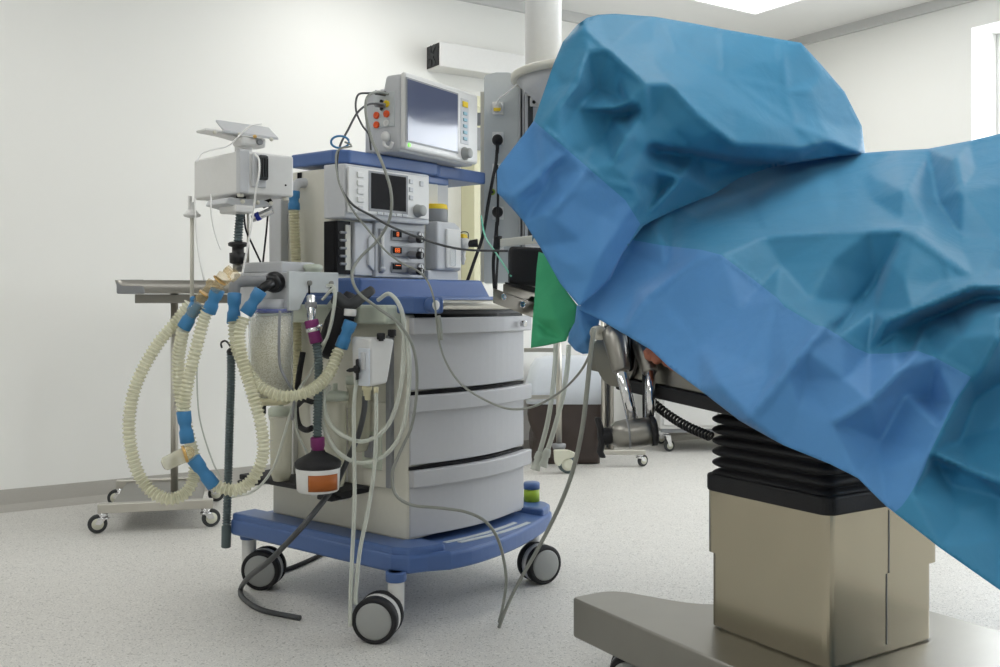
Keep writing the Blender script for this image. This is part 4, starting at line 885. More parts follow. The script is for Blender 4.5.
# ------------------------------------------------------------------ drapes
def pip(x, y, poly):
    c = False; j = len(poly)-1
    for i in range(len(poly)):
        xi, yi = poly[i]; xj, yj = poly[j]
        if (yi > y) != (yj > y) and x < (xj-xi)*(y-yi)/(yj-yi)+xi: c = not c
        j = i
    return c
def cloth_sheet(outline, ctrl, step, zone=None, smooth=2, wr=0, seed=0, creases=(), chains=()):
    """outline [(px,py)], ctrl [(px,py,Z)] measured points of the cloth surface -> bmesh with real depth"""
    cp_ = [Vector((c[0], c[1])) for c in ctrl]; cz = [c[2] for c in ctrl]
    ce = []
    for ch in chains:
        ii = [min(range(len(cp_)), key=lambda i: (cp_[i]-Vector(p)).length) for p in ch]
        ce += [(p, q) for p, q in zip(ii, ii[1:]) if p != q]
    r = delaunay_2d_cdt(cp_, ce, [], 0, 1e-4)
    V2, tris, orig = r[0], r[2], r[3]
    zz = []
    for k_, o in enumerate(orig):
        if len(o): zz.append(cz[o[0]]); continue
        v_ = Vector((V2[k_][0], V2[k_][1])); best = None
        for p, q in ce:
            A_, B_ = cp_[p], cp_[q]; t = max(0, min(1, (v_-A_).dot(B_-A_)/(B_-A_).length_squared)); d = (A_.lerp(B_, t)-v_).length
            if best is None or d < best[0]: best = (d, cz[p]+(cz[q]-cz[p])*t)
        zz.append(best[1])
    TT = []
    for f in r[2]:
        for k in range(1, len(f)-1): TT.append((f[0], f[k], f[k+1]))
    VA = np.array([(v[0], v[1]) for v in V2]); TA = np.array(TT); ZA = np.array(zz)
    a0, b0, c0 = VA[TA[:, 0]], VA[TA[:, 1]], VA[TA[:, 2]]
    den = (b0[:, 1]-c0[:, 1])*(a0[:, 0]-c0[:, 0])+(c0[:, 0]-b0[:, 0])*(a0[:, 1]-c0[:, 1])
    den[abs(den) < 1e-6] = 1e-6
    def zat(x, y):
        l1 = ((b0[:, 1]-c0[:, 1])*(x-c0[:, 0])+(c0[:, 0]-b0[:, 0])*(y-c0[:, 1]))/den
        l2 = ((c0[:, 1]-a0[:, 1])*(x-c0[:, 0])+(a0[:, 0]-c0[:, 0])*(y-c0[:, 1]))/den
        l3 = 1-l1-l2; m = np.minimum(np.minimum(l1, l2), l3); i = int(np.argmax(m))
        w = np.clip([l1[i], l2[i], l3[i]], 0, 1); w /= w.sum()
        return float((w*ZA[TA[i]]).sum())
    pts, edges = [], []
    n = len(outline)
    for i in range(n):
        p, q = Vector(outline[i]), Vector(outline[(i+1) % n]); k = max(1, int((q-p).length/step))
        for j in range(k): pts.append(p.lerp(q, j/k))
    nb_ = len(pts); edges = [(i, (i+1) % nb_) for i in range(nb_)]
    bx = np.array([(p.x, p.y) for p in pts])
    if zone:
        for p, q in zip(zone, zone[1:]+zone[:1]):
            p, q = Vector(p), Vector(q); k = max(1, int((q-p).length/step)); last = None
            for j in range(k+1):
                c = p.lerp(q, j/k)
                ok = pip(c.x, c.y, outline) and np.min((bx[:nb_, 0]-c.x)**2+(bx[:nb_, 1]-c.y)**2) > (step*.5)**2
                if not ok: last = None; continue
                if last is not None and (pts[last]-c).length < .01: continue
                pts.append(c); 
                if last is not None: edges.append((last, len(pts)-1))
                last = len(pts)-1
        bx = np.array([(p.x, p.y) for p in pts])
    x0, x1, y0, y1 = bx[:, 0].min(), bx[:, 0].max(), bx[:, 1].min(), bx[:, 1].max()
    rnd = random.Random(seed); yy = y0; row = 0
    while yy < y1:
        xx = x0+(step/2 if row % 2 else 0)
        while xx < x1:
            X_, Y_ = xx+rnd.uniform(-.1, .1)*step, yy+rnd.uniform(-.1, .1)*step
            if pip(X_, Y_, outline) and np.min((bx[:, 0]-X_)**2+(bx[:, 1]-Y_)**2) > (step*.6)**2: pts.append(Vector((X_, Y_)))
            xx += step
        yy += step*.87; row += 1
    r = delaunay_2d_cdt(pts, edges, [], 1, 1e-4)
    V, Fc = r[0], r[2]
    z = np.array([zat(v[0], v[1]) for v in V])
    nbr = [set() for _ in V]
    for f in Fc:
        for k in range(len(f)): nbr[f[k]].add(f[k-1]); nbr[f[k-1]].add(f[k])
    for _ in range(smooth):
        z = np.array([(z[i]+sum(z[j] for j in nbr[i])/len(nbr[i]))/2 if nbr[i] else z[i] for i in range(len(V))])
    bm = bmesh.new(); vs = []
    from mathutils import noise
    for i, v in enumerate(V):
        Zv = z[i]
        if wr:
            q = Vector((v[0]/60+seed, v[1]/60, 0)); Zv += wr*(noise.noise(q)+.5*noise.noise(q*2.3)); 
            # sharp creases of folded non-woven cloth
            Zv -= wr*1.1*(1-min(1, abs(noise.noise(Vector((v[0]/85+seed*3, v[1]/110, 5))))*6))
        for (ax0, ay0, ax1, ay1, amp, wd) in creases:
            dx, dy = ax1-ax0, ay1-ay0; L2 = dx*dx+dy*dy; t = max(0, min(1, ((v[0]-ax0)*dx+(v[1]-ay0)*dy)/L2))
            ds_ = math.hypot(ax0+dx*t-v[0], ay0+dy*t-v[1])
            if ds_ < wd: Zv -= amp*(1-ds_/wd)*min(1, 6*t+.15, 6*(1-t)+.15)
        vs.append(bm.verts.new(W(v[0], v[1], Zv)))
    for f in Fc:
        try: F_ = bm.faces.new([vs[i] for i in f])
        except ValueError: continue
        F_.smooth = True
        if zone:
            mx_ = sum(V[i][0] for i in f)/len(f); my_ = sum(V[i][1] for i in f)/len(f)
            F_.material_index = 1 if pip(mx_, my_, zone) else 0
    return bm, V, vs, z
def back_skirt(bm, V, vs, path, offs):
    """continue the cloth over the far side of an outline stretch so it has a real back"""
    idx = []
    for i, v in enumerate(V):
        for a_, b_ in zip(path, path[1:]):
            A_, B_, p = Vector(a_), Vector(b_), Vector((v[0], v[1])); d = B_-A_; t = (p-A_).dot(d)/d.dot(d)
            if -.001 <= t <= 1.001 and (A_+d*t-p).length < .05: idx.append((path.index(a_)+t, i)); break
    idx = sorted(set(idx)); prev = [vs[i] for _, i in idx]
    for dx, dy, dz in offs:
        cur = [bm.verts.new(v.co+Vector((dx, dy, dz))) for v in prev]
        for k in range(len(cur)-1):
            try: f = bm.faces.new([prev[k], prev[k+1], cur[k+1], cur[k]]); f.smooth = True
            except ValueError: pass
        prev = cur
def link_cloth(name, bm, label, ms, thick=.0016):
    o = obj(name, bm, ms, None, solid=thick); tag(o, label, 'surgical drape'); return o

# upper drape: hangs over a raised screen frame
Zh = lambda px, py, d=0: 2.52+(px-500)/365*.42+(200-py)/190*.13-d*1.3
hood_out = [(534, 121), (543, 95), (553, 66), (563, 42), (578, 24.5), (587, 18), (598, 15), (615, 14), (655, 17), (690, 23), (721, 29), (780, 39.5), (801, 43), (823, 67), (844.5, 92), (861.6, 126), (865, 154),
            (840, 156), (800, 162), (768, 168), (739, 178), (714, 194), (675, 210), (650, 222), (643, 226), (622, 254), (610, 279), (592, 296), (579, 306), (560, 283), (540, 247), (524, 222), (512, 208), (497.5, 193), (497, 171), (500, 165)]
hc_ = [(534, 121, .02), (543, 95, .0), (553, 66, -.02), (563, 42, -.04), (578, 24.5, -.04), (598, 15, -.05), (615, 14, -.05), (655, 17, -.045), (690, 23, -.04), (721, 29, -.035), (750, 34, -.03), (780, 39.5, -.03), (801, 43, -.03), (823, 67, -.05), (844.5, 92, -.06), (861.6, 126, -.07), (865, 154, -.05),
       (583, 26, .005), (608, 50, .05), (627, 68, .085), (645, 84, .12), (645, 105, .10), (645, 125, .085), (650, 142, .08),
       (587, 50, .04), (577, 83, .065), (561, 104, .07), (545, 125, .06), (566, 48, -.01), (560, 85, .015),
       (598, 88, -.01), (620, 98, .03), (611, 108, .07), (630, 101, .10), (641, 106, .095), (613, 114, .0), (630, 114, .015), (639, 114, .07), (626, 138, .095), (606, 135, .0), (612, 165, .085), (603, 180, .07), (590, 150, .03), (575, 110, .02), (560, 135, .07), (618, 75, .045),
       (640, 22, -.02), (652, 42, .005), (670, 48, .01), (700, 62, .02), (725, 77, .03), (760, 100, .04), (795, 126, .05), (830, 141, .045), (860, 153, .0),
       (652, 60, .06), (670, 84, .125), (684, 100, .135), (698, 115, .135), (716, 130, .13), (734, 144, .12), (765, 145, .10), (800, 148, .07), (735, 108, .09), (770, 128, .085), (700, 86, .085),
       (722, 52, .0), (780, 60, .0), (786, 90, .015), (755, 62, .005), (752, 84, .02), (812, 91, .0), (795, 108, .025), (820, 120, .01), (840, 128, -.02), (820, 75, -.03),
       (660, 110, .085), (672, 128, .09), (700, 138, .10), (665, 138, .08),
       (670, 145.5, .065), (690, 148, .06), (712, 153, .05), (735, 157, .045), (770, 161, .03), (800, 160, .0), (838, 157, -.02),
       (655, 150, -.02), (672, 152, -.05), (698, 156, -.06), (680, 178, .01), (660, 190, -.05), (648, 213, .0), (735, 163, -.06), (705, 175, -.07), (640, 200, .05), (630, 180, .075), (642, 155, .07), (655, 170, .03),
       (675, 208, -.06), (714, 192, -.10), (739, 176, -.11), (768, 166, -.10),
       (643, 226, .01), (622, 253, .03), (610, 278, .04), (579, 306, .05), (592, 296, .045),
       (560, 283, .02), (540, 247, .0), (524, 222, .0), (512, 208, .0), (497, 193, .0), (497, 171, .0), (500, 165, .01),
       (566, 155, .055), (540, 176, .055), (513, 198, .03), (585, 172, .06), (566, 196, .055), (550, 215, .05), (553, 166, .025), (545, 192, .02), (600, 215, .05), (580, 240, .045), (600, 255, .07), (620, 225, .06), (570, 265, .045), (590, 280, .06), (618, 205, .06)]
hch = [[(583, 26), (608, 50), (627, 68), (645, 84)], [(645, 84), (645, 105), (645, 125), (650, 142)], [(640, 22), (652, 42), (670, 48), (700, 62), (725, 77), (760, 100), (795, 126), (830, 141), (860, 153)],
       [(652, 60), (670, 84), (684, 100), (698, 115), (716, 130), (734, 144)], [(652, 60), (700, 86), (735, 108), (770, 128), (800, 148)], [(650, 142), (670, 145.5), (690, 148), (712, 153), (735, 157), (770, 161), (800, 160), (838, 157)],
       [(655, 150), (672, 152), (698, 156), (735, 163), (768, 166)], [(587, 50), (577, 83), (561, 104), (545, 125)], [(611, 108), (630, 101), (641, 106)], [(613, 114), (630, 114), (639, 114)], [(639, 114), (626, 138), (612, 165)],
       [(566, 155), (540, 176), (513, 198)], [(585, 172), (566, 196), (550, 215)], [(553, 166), (545, 192)], [(698, 156), (680, 178), (655, 170)], [(680, 178), (648, 213)], [(583, 26), (587, 50)], [(645, 84), (670, 84)]]
HC = [(722, 30, 724, 76, .006, 6), (780, 41, 786, 90, .007, 6), (785, 92, 795, 124, .006, 6), (725, 77, 785, 90, .006, 6), (785, 92, 812, 91, .005, 5),
      (583, 26, 645, 84, .008, 6), (645, 84, 645, 125, .008, 6), (587, 50, 577, 83, .010, 7), (577, 83, 545, 124, .010, 7), (598, 88, 616, 60, .006, 6), (587, 52, 610, 50, .005, 5),
      (639, 112, 613, 163, .010, 8), (534, 121, 603, 181, .010, 5), (566, 153, 514, 198, .012, 8), (585, 170, 550, 214, .012, 8), (650, 142, 735, 158, .006, 5), (698, 115, 734, 144, .008, 7), (670, 84, 698, 115, .008, 7),
      (680, 178, 698, 153, .012, 7), (680, 178, 658, 158, .01, 7), (680, 178, 648, 216, .01, 7), (795, 126, 818, 145, .006, 5), (665, 25, 678, 56, .006, 5), (603, 181, 640, 190, .005, 5), (540, 205, 560, 262, .005, 8),
      (675, 48, 725, 76, .006, 5), (725, 76, 795, 126, .006, 5), (795, 126, 862, 153, .006, 5), (711, 190, 760, 168, .006, 5)]
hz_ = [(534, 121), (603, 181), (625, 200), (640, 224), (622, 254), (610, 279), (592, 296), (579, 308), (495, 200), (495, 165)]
bm, V, vs, z = cloth_sheet(hood_out, [(a_, b_, Zh(a_, b_, c_)) for a_, b_, c_ in hc_], 3.0, hz_, smooth=1, wr=.0012, seed=2, creases=HC, chains=hch)
back_skirt(bm, V, vs, [(534, 121), (543, 95), (553, 66), (563, 42), (578, 24.5), (587, 18), (598, 15), (615, 14), (655, 17), (690, 23), (721, 29), (780, 39.5), (801, 43), (823, 67), (844.5, 92), (861.6, 126), (865, 154)],
           [(.0, .03, -.004), (.0, .05, -.02), (.0, .03, -.08), (.0, .01, -.20)])
link_cloth('screen_drape', bm, 'raised blue surgical drape peaked over a frame at the top centre', ['drape_teal', 'drape_blue'])

# lower drape: over the patient and the table
low_out = [(579, 309), (588, 285), (602, 262), (620, 236), (632, 210), (660, 188), (695, 172), (730, 158), (770, 154), (800, 156), (830, 155), (865, 153), (892, 151), (928, 149), (970, 141), (1000, 134), (1090, 115), (1220, 118), (1340, 150),
           (1340, 600), (1240, 700), (1100, 665), (1000, 590), (939, 547), (886, 506), (858, 478), (830, 464), (783, 445), (739, 420), (700, 390), (669, 367), (651, 350), (631, 338), (595, 317)]
lc = [(1220, 118, 2.62), (1340, 150, 2.5), (1340, 350, 2.2), (1340, 600, 1.9), (1240, 700, 1.62), (1220, 300, 2.0), (1220, 450, 1.8), (579, 309, 2.56), (608, 280, 2.66), (630, 250, 2.72), (640, 226, 2.8), (675, 203, 2.9), (714, 186, 3.0), (739, 170, 3.08), (770, 158, 3.1), (800, 156, 3.08), (830, 155, 3.06), (865, 153, 3.0), (892, 151, 2.97), (928, 149, 2.9), (970, 141, 2.85), (1000, 134, 2.8), (1090, 115, 2.7),
      (1100, 200, 2.3), (1100, 290, 2.05), (1100, 350, 1.9), (1100, 430, 1.85), (1100, 665, 1.6),
      (1000, 590, 1.78), (939, 547, 1.83), (886, 506, 1.90), (858, 478, 1.93), (783, 445, 2.02), (739, 420, 2.1), (700, 390, 2.22), (669, 367, 2.34), (651, 350, 2.40), (631, 338, 2.46), (595, 317, 2.54),
      (632, 241, 2.72), (665, 246, 2.62), (701, 251, 2.53), (721, 255, 2.47), (777, 298, 2.30), (824, 327, 2.10), (839, 336, 2.11), (869, 354, 2.13), (917, 352, 2.04), (936, 358, 2.03), (971, 377, 1.97),
      (700, 241, 2.62), (670, 243, 2.68), (765, 237, 2.52), (835, 232, 2.42), (870, 231, 2.36), (904, 230, 2.27),
      (655, 225, 2.74), (700, 215, 2.82), (760, 200, 2.82), (700, 222, 2.74), (820, 190, 2.76), (870, 200, 2.62), (780, 175, 2.98), (745, 195, 2.92), (822, 178, 2.86),
      (865, 175, 2.83), (900, 160, 2.84), (838, 186, 2.79),
      (955, 158, 2.60), (975, 170, 2.62), (1000, 185, 2.45), (1050, 150, 2.55), (905, 191, 2.50), (937, 201, 2.57), (963, 191, 2.42), (900, 219, 2.42), (925, 222, 2.36), (915, 233, 2.24), (945, 256, 2.17), (974, 278, 2.10), (960, 235, 2.33), (1000, 240, 2.26), (1000, 270, 2.16),
      (780, 265, 2.46), (830, 262, 2.37), (810, 300, 2.31), (878, 280, 2.36), (858, 304, 2.34), (836, 331, 2.19), (890, 262, 2.24), (905, 280, 2.16), (935, 285, 2.13), (875, 310, 2.22),
      (885, 321, 2.09), (912, 311, 2.07), (939, 301, 2.05), (974, 286, 2.02), (1000, 288, 2.00), (895, 332, 2.14), (925, 320, 2.17), (955, 308, 2.17), (980, 297, 2.12), (1000, 297, 2.08), (912, 345, 2.12),
      (975, 315, 2.02), (1000, 315, 1.97), (960, 338, 2.00), (950, 352, 2.01), (1000, 336, 1.93), (990, 356, 1.94), (982, 369, 1.95), (1005, 350, 1.98), (1005, 380, 2.03),
      (896, 374, 2.00), (871, 401, 1.98), (831, 424, 2.0), (845, 380, 2.05), (800, 410, 2.04), (905, 395, 2.05), (930, 400, 2.06), (954, 402, 1.97), (940, 430, 1.95), (930, 453, 1.93), (912, 496, 1.89), (880, 440, 2.04), (880, 470, 1.96),
      (750, 417, 2.04), (787, 372, 2.06), (806, 349, 2.08), (768, 372, 2.13), (806, 380, 2.09), (745, 360, 2.19), (720, 385, 2.14),
      (705, 254, 2.505), (676, 275, 2.52), (646, 298, 2.50), (625, 331, 2.47), (665, 268, 2.60), (635, 290, 2.59), (668, 300, 2.49), (650, 330, 2.45), (700, 300, 2.43), (740, 310, 2.36), (700, 345, 2.34),
      (975, 400, 2.05), (960, 440, 2.03), (935, 460, 2.0), (970, 470, 1.93), (1000, 482, 1.87), (1050, 480, 1.8), (950, 485, 1.97), (1000, 497, 1.91), (960, 520, 1.89), (1000, 540, 1.84), (1040, 420, 1.97)]
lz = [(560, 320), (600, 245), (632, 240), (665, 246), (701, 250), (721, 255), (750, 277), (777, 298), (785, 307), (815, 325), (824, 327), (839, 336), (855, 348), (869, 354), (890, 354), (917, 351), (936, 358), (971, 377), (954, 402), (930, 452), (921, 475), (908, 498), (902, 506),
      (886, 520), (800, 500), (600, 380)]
LC = [(705, 253, 646, 298, .010, 7), (646, 298, 625, 331, .010, 7), (824, 327, 750, 417, .012, 8), (917, 352, 871, 401, .008, 8), (871, 401, 831, 424, .008, 8), (885, 321, 939, 301, .010, 6), (939, 301, 974, 287, .010, 6), (974, 286, 1010, 289, .010, 6),
      (885, 321, 914, 346, .008, 6), (904, 230, 974, 278, .008, 7), (904, 191, 938, 202, .010, 7), (938, 202, 962, 190, .010, 7), (955, 158, 1000, 185, .010, 8), (955, 158, 966, 192, -.008, 8), (834, 187, 868, 168, .008, 6), (868, 168, 925, 149, .008, 6),
      (700, 241, 835, 232, .006, 7), (835, 232, 904, 230, .006, 7), (703, 217, 740, 224, .006, 5), (785, 195, 822, 178, .005, 5), (904, 230, 878, 280, -.008, 8), (878, 280, 836, 331, -.008, 8), (930, 454, 1000, 482, .012, 6), (936, 358, 971, 377, .006, 5),
      (770, 220, 850, 190, .005, 8), (900, 219, 925, 225, .006, 6), (1000, 334, 982, 369, .008, 5), (721, 255, 777, 298, .005, 4), (777, 298, 815, 325, .005, 4), (839, 336, 869, 354, .005, 4), (869, 354, 917, 352, .005, 4), (942, 256, 956, 300, .005, 7)]
lch = [[(670, 243), (700, 241), (765, 237), (835, 232), (870, 231), (904, 230)], [(904, 230), (915, 233), (945, 256), (974, 278)], [(904, 230), (890, 262), (875, 310), (836, 331)], [(904, 230), (878, 280), (858, 304), (836, 331)],
       [(885, 321), (912, 311), (939, 301), (974, 286), (1000, 288)], [(895, 332), (925, 320), (955, 308), (980, 297), (1000, 297)], [(1000, 315), (975, 315), (960, 338), (936, 358)], [(982, 369), (990, 356), (1000, 336)],
       [(955, 158), (975, 170), (1000, 185)], [(905, 191), (937, 201), (963, 191)], [(955, 158), (963, 191)], [(824, 327), (787, 372), (750, 417)], [(917, 352), (896, 374), (871, 401), (831, 424)],
       [(705, 254), (676, 275), (646, 298), (625, 331)], [(930, 453), (970, 470), (1000, 482)], [(950, 485), (1000, 497)], [(885, 321), (912, 345)], [(865, 175), (838, 186), (822, 178)], [(865, 175), (900, 160), (928, 149)], [(971, 377), (954, 402), (930, 453), (912, 496)]]
bm, V, vs, z = cloth_sheet(low_out, lc, 3.3, lz, smooth=1, wr=.0014, seed=6, creases=LC, chains=lch)
back_skirt(bm, V, vs, [(695, 172), (730, 158), (770, 154), (800, 156), (830, 155), (865, 153), (892, 151), (928, 149), (970, 141), (1000, 134), (1090, 115)],
           [(.02, .05, -.006), (.02, .07, -.05), (.02, .05, -.15), (0, .02, -.25)])
link_cloth('table_drape', bm, 'wide blue surgical drape over the operating table, hanging low at the right', ['drape_teal', 'drape_blue'])
# bunched corner of drape hanging behind the tip
bc = [(577, 305), (590, 309), (600, 318), (596, 335), (591, 353), (583, 354), (575, 350), (568, 342), (569, 333), (575, 322)]
bm, V, vs, z = cloth_sheet(bc, [(577, 305, 2.66), (600, 318, 2.63), (591, 353, 2.66), (575, 350, 2.68), (568, 340, 2.72), (580, 325, 2.62), (586, 340, 2.61), (575, 335, 2.66)], 2.2, None, smooth=1, wr=.006, seed=9)
link_cloth('drape_corner', bm, 'small bunched corner of blue drape hanging beside the green towel', ['drape_blue'])
# green towel
gt = [(539, 252), (545, 254), (562, 285), (577, 305), (576, 322), (569, 334), (566, 341), (548, 345), (531, 348), (533, 318), (535, 295), (537, 268)]
bm, V, vs, z = cloth_sheet(gt, [(539, 252, 2.86), (545, 254, 2.80), (562, 285, 2.76), (577, 305, 2.72), (576, 325, 2.72), (566, 341, 2.74), (531, 348, 2.80), (533, 318, 2.82), (536, 280, 2.84), (550, 300, 2.76), (548, 330, 2.80), (556, 320, 2.73), (541, 335, 2.77)], 2.4, None, smooth=2, wr=.006, seed=12)
o = obj('green_towel', bm, 'towel_green', None, solid=.003); tag(o, 'green surgical towel hanging from the black box under the raised drape', 'towel')

# ------------------------------------------------------------------ ceiling pendant with socket columns
Zp = 3.85
pn = thing('ceiling_pendant', 'grey ceiling pendant with socket columns hanging from a thick white tube', 'ceiling pendant', W(543, 0, Zp+.1).xy.to_3d(), 0)
ptc = W(543.5, 0, Zp+.1)
obj('tube', MB().cyl((ptc.x, ptc.y, 1.80), (ptc.x, ptc.y, CH-.004), .072, seg=40), 'white_gloss', pn)
obj('ceiling_flange', MB().cyl((ptc.x, ptc.y, CH-.03), (ptc.x, ptc.y, CH-.002), .14, seg=40), 'white_gloss', pn, bevel=.004)
pc_ = W(585, 80, 3.82)
obj('head_plate', MB().lathe((pc_.x, pc_.y, 1.835), (0, 0, 1), [(0, .272), (.003, .283), (.024, .283), (.03, .27), (.055, .12)], 64), 'cream_plastic', pn)
obj('head_cone', MB().lathe((pc_.x, pc_.y, 1.834), (0, 0, -1), [(0, .262), (.04, .22), (.07, .19), (.085, .17)], 48), 'grey_plastic', pn)
def column(x0p, x1p, y0p, y1p, Z, depth, m='grey_plastic', arch=0, name='socket_column'):
    A_, B_ = W(x0p, y0p, Z), W(x1p, y1p, Z)
    top = [(A_.x, A_.z-arch), (A_.x+.006, A_.z-arch*.3), (A_.x+(B_.x-A_.x)*.35, A_.z+.004), (B_.x-(B_.x-A_.x)*.3, A_.z+.004), (B_.x-.004, A_.z-arch*.4), (B_.x, A_.z-arch)]
    return obj(name, MB().prism([(A_.x, B_.z), *top, (B_.x, B_.z)][::1], Z, Z+depth, 'y'), m, pn, bevel=.004)
c1 = column(484, 519, 73, 283, 4.0, .16, 'sticker', .02)
obj('edge_strip', MB().box(W(480.5, 0, 4.03).x, W(484.5, 0, 4.03).x, 4.02, 4.10, W(0, 282, 4.03).z, W(0, 92, 4.03).z), 'cream_plastic', pn, bevel=.002)
obj('edge_hinge', MB().box(W(476.5, 0, 4.03).x, W(481, 0, 4.03).x, 4.02, 4.05, W(0, 125, 4.03).z, W(0, 113, 4.03).z), 'mid_grey', pn, bevel=.002)
obj('dark_channel', MB().box(W(518, 0, 4.03).x, W(524, 0, 4.03).x, 4.05, 4.12, W(0, 282, 4.03).z, W(0, 84, 4.03).z), 'mid_grey', pn)
for x_ in (519, 522.5): obj('channel_lip', MB().box(W(x_, 0, 3.99).x, W(x_+1.4, 0, 3.99).x, 3.99, 4.05, W(0, 282, 3.99).z, W(0, 84, 3.99).z), 'grey_plastic', pn)
c2 = column(525, 570, 86, 246, 3.92, .20, 'grey_plastic', .0)
obj('column_slot', MB().box(W(528, 0, 3.915).x, W(533, 0, 3.915).x, 3.914, 3.925, W(0, 240, 3.915).z, W(0, 96, 3.915).z), 'dark_rubber', c2)
obj('slot_latch', MB().box(W(530, 0, 3.90).x, W(542, 0, 3.90).x, 3.90, 3.92, W(0, 106, 3.9).z, W(0, 97, 3.9).z), 'white_plastic', c2, bevel=.003)
obj('latch_bolt', MB().cyl(W(534, 102, 3.899), W(534, 102, 3.885), .007, seg=14), 'soft_black', c2)
def face_plate(px, py, hw=5.6, hh=6.4):
    q = W(px, py, 3.99)
    return obj('socket_plate', MB().box(q.x-hw*.004, q.x+hw*.004, 3.992, 4.001, q.z-hh*.004, q.z+hh*.004), 'white_gloss', c1, bevel=.002)
for py in (108, 138, 170, 213, 245): face_plate(498, py)
def plug(px, py, down=1):
    q = W(px, py, 3.98); p = obj('power_plug', MB().lathe(q, (0, -1, 0), [(-.008, .022), (.012, .021), (.03, .013), (.034, .001)], 22), 'soft_black', None)
    w2_ = p.matrix_world
    tag(p, 'round black power plug in the upper socket of the grey column' if py < 150 else 'round black power plug in the lower socket of the grey column', 'plug')
    obj('plug_neck', MB().cyl(q+Vector((0, -.012, -.01)), q+Vector((0, -.014, -.055)), .009, .006, 12), 'soft_black', p)
plug(497.5, 140); plug(497.5, 212)
sg = obj('white_plug', MB().lathe(W(497, 107, 3.985), (0, -1, 0), [(0, .020), (.018, .019), (.022, .014), (.022, .001)], 22), 'white_plastic', None); tag(sg, 'round white plug with a yellow mark at the top of the grey column', 'plug')
obj('yellow_mark', MB().box(W(493.5, 0, 3.96).x, W(500.5, 0, 3.96).x, 3.955, 3.965, W(0, 111, 3.96).z, W(0, 108, 3.96).z), 'yellow', sg)
obj('earth_socket', MB().lathe(W(492, 192, 3.995), (0, -1, 0), [(0, .013), (.008, .013), (.008, .007), (.002, .006)], 20), 'lime_green', c1)
obj('earth_pin', MB().cyl(W(492, 192, 3.996), W(492, 192, 3.984), .006, seg=12), 'soft_black', c1)
line('plug_lead', 'thin white lead curving from the pendant head to the white plug', 'cable', [(517, 84, 3.75), (508, 92, 3.8), (500, 98, 3.9), (497, 104, 3.95)], .0028, 'white_gloss', 24)
line('power_cable', 'black cable slanting from the upper plug down to the worktop', 'cable', [(497, 150, 3.96), (496, 163, 3.93), (493, 178, 3.9), (488, 205, 3.9), (483, 235, 3.9), (474, 262, 3.88), (467, 282, 3.85)], .0065, 'soft_black', 50)
line('power_cable', 'black cable hanging straight from the lower plug behind the black box', 'cable', [(497, 222, 3.96), (495.5, 240, 3.94), (493.5, 260, 3.93), (494, 280, 3.92), (495, 292, 3.9)], .007, 'soft_black', 40)
line('power_cable', 'second black cable beside it with a moulded joint at mid height', 'cable', [(497, 165, 3.92), (498, 200, 3.93), (497, 232, 3.95), (498, 250, 3.93), (496, 290, 3.9)], .005, 'soft_black', 40)
jn = obj('cable_joint', MB().sweep([W(498, 236, 3.9), W(497, 246, 3.9), (W(496, 254, 3.9))], lambda L, t: .017-.006*t, 12, 8), 'soft_black', None); tag(jn, 'black moulded cable joint in front of the grey socket column', 'plug')
# shelf arm, black box and steel bracket under the raised drape
Zb = 2.95
sa = obj('shelf_arm', MB().hexa([W(500, 247, 3.7), W(545, 243, 3.2), W(545, 243, 3.5), W(500, 247, 3.9), W(500, 239, 3.7), W(545, 234, 3.2), W(545, 234, 3.5), W(500, 239, 3.9)]), 'cream_plastic', None, bevel=.004)
tag(sa, 'pale flat shelf arm just above the black box', 'shelf')
K = Frame(509, 2.95, 1e5)
kz0, kz1 = 1+(300-284)*.00295, 1+(300-246)*.00295
bb = obj('black_box', MB(K).hexa([(.0, 0, kz0), (.26, 0, kz0-.02), (.26, .16, kz0-.02), (.0, .16, kz0), (.0, .0, kz1), (.26, .0, kz1-.012), (.26, .16, kz1-.012), (.0, .16, kz1)]), 'soft_black', None, bevel=.012, seg=3)
tag(bb, 'black padded box on a steel bracket between the machine and the green towel', 'padded box')
sb = thing('steel_bracket', 'steel bracket plate with two screws carrying the black box', 'bracket', K.mat @ Vector((.05, 0, .96)), K.rot)
obj('side_bar', MB().hexa([W(493, 303, 2.80), W(534, 318, 3.0), W(534, 318, 3.01), W(493, 303, 2.81), W(493, 288, 2.80), W(534, 303, 3.0), W(534, 303, 3.01), W(493, 288, 2.81)]), 'bracket_metal', sb, bevel=.002)
obj('upper_bar', MB().hexa([W(503, 293, 2.86), W(536, 303, 3.05), W(540, 300, 3.15), W(507, 291, 3.0), W(503, 284, 2.86), W(536, 293, 3.05), W(540, 291, 3.15), W(507, 283, 3.0)]), 'bracket_metal', sb, bevel=.002)
e_ = T.mat @ Vector((.17, yl+.115, .84))
obj('support_arm', MB().sweep([W(530, 300, 3.03), W(530, 300, 3.03).lerp(e_, .5), e_], .014, 10, 8), 'bracket_metal', sb)
for px, py, Z_ in ((503, 297, 2.85), (522, 304.5, 2.94)): obj('screw', MB().lathe(W(px, py, Z_-.003), (0.4, -1, 0), [(-.004, .010), (.004, .010), (.006, .007), (.003, .003)], 16), 'chrome', sb)
obj('top_bar', MB().hexa([W(505, 286, 2.9), W(540, 293, 3.05), W(540, 293, 3.15), W(505, 286, 3.0), W(505, 282, 2.9), W(540, 288, 3.05), W(540, 288, 3.15), W(505, 282, 3.0)]), 'soft_black', sb)
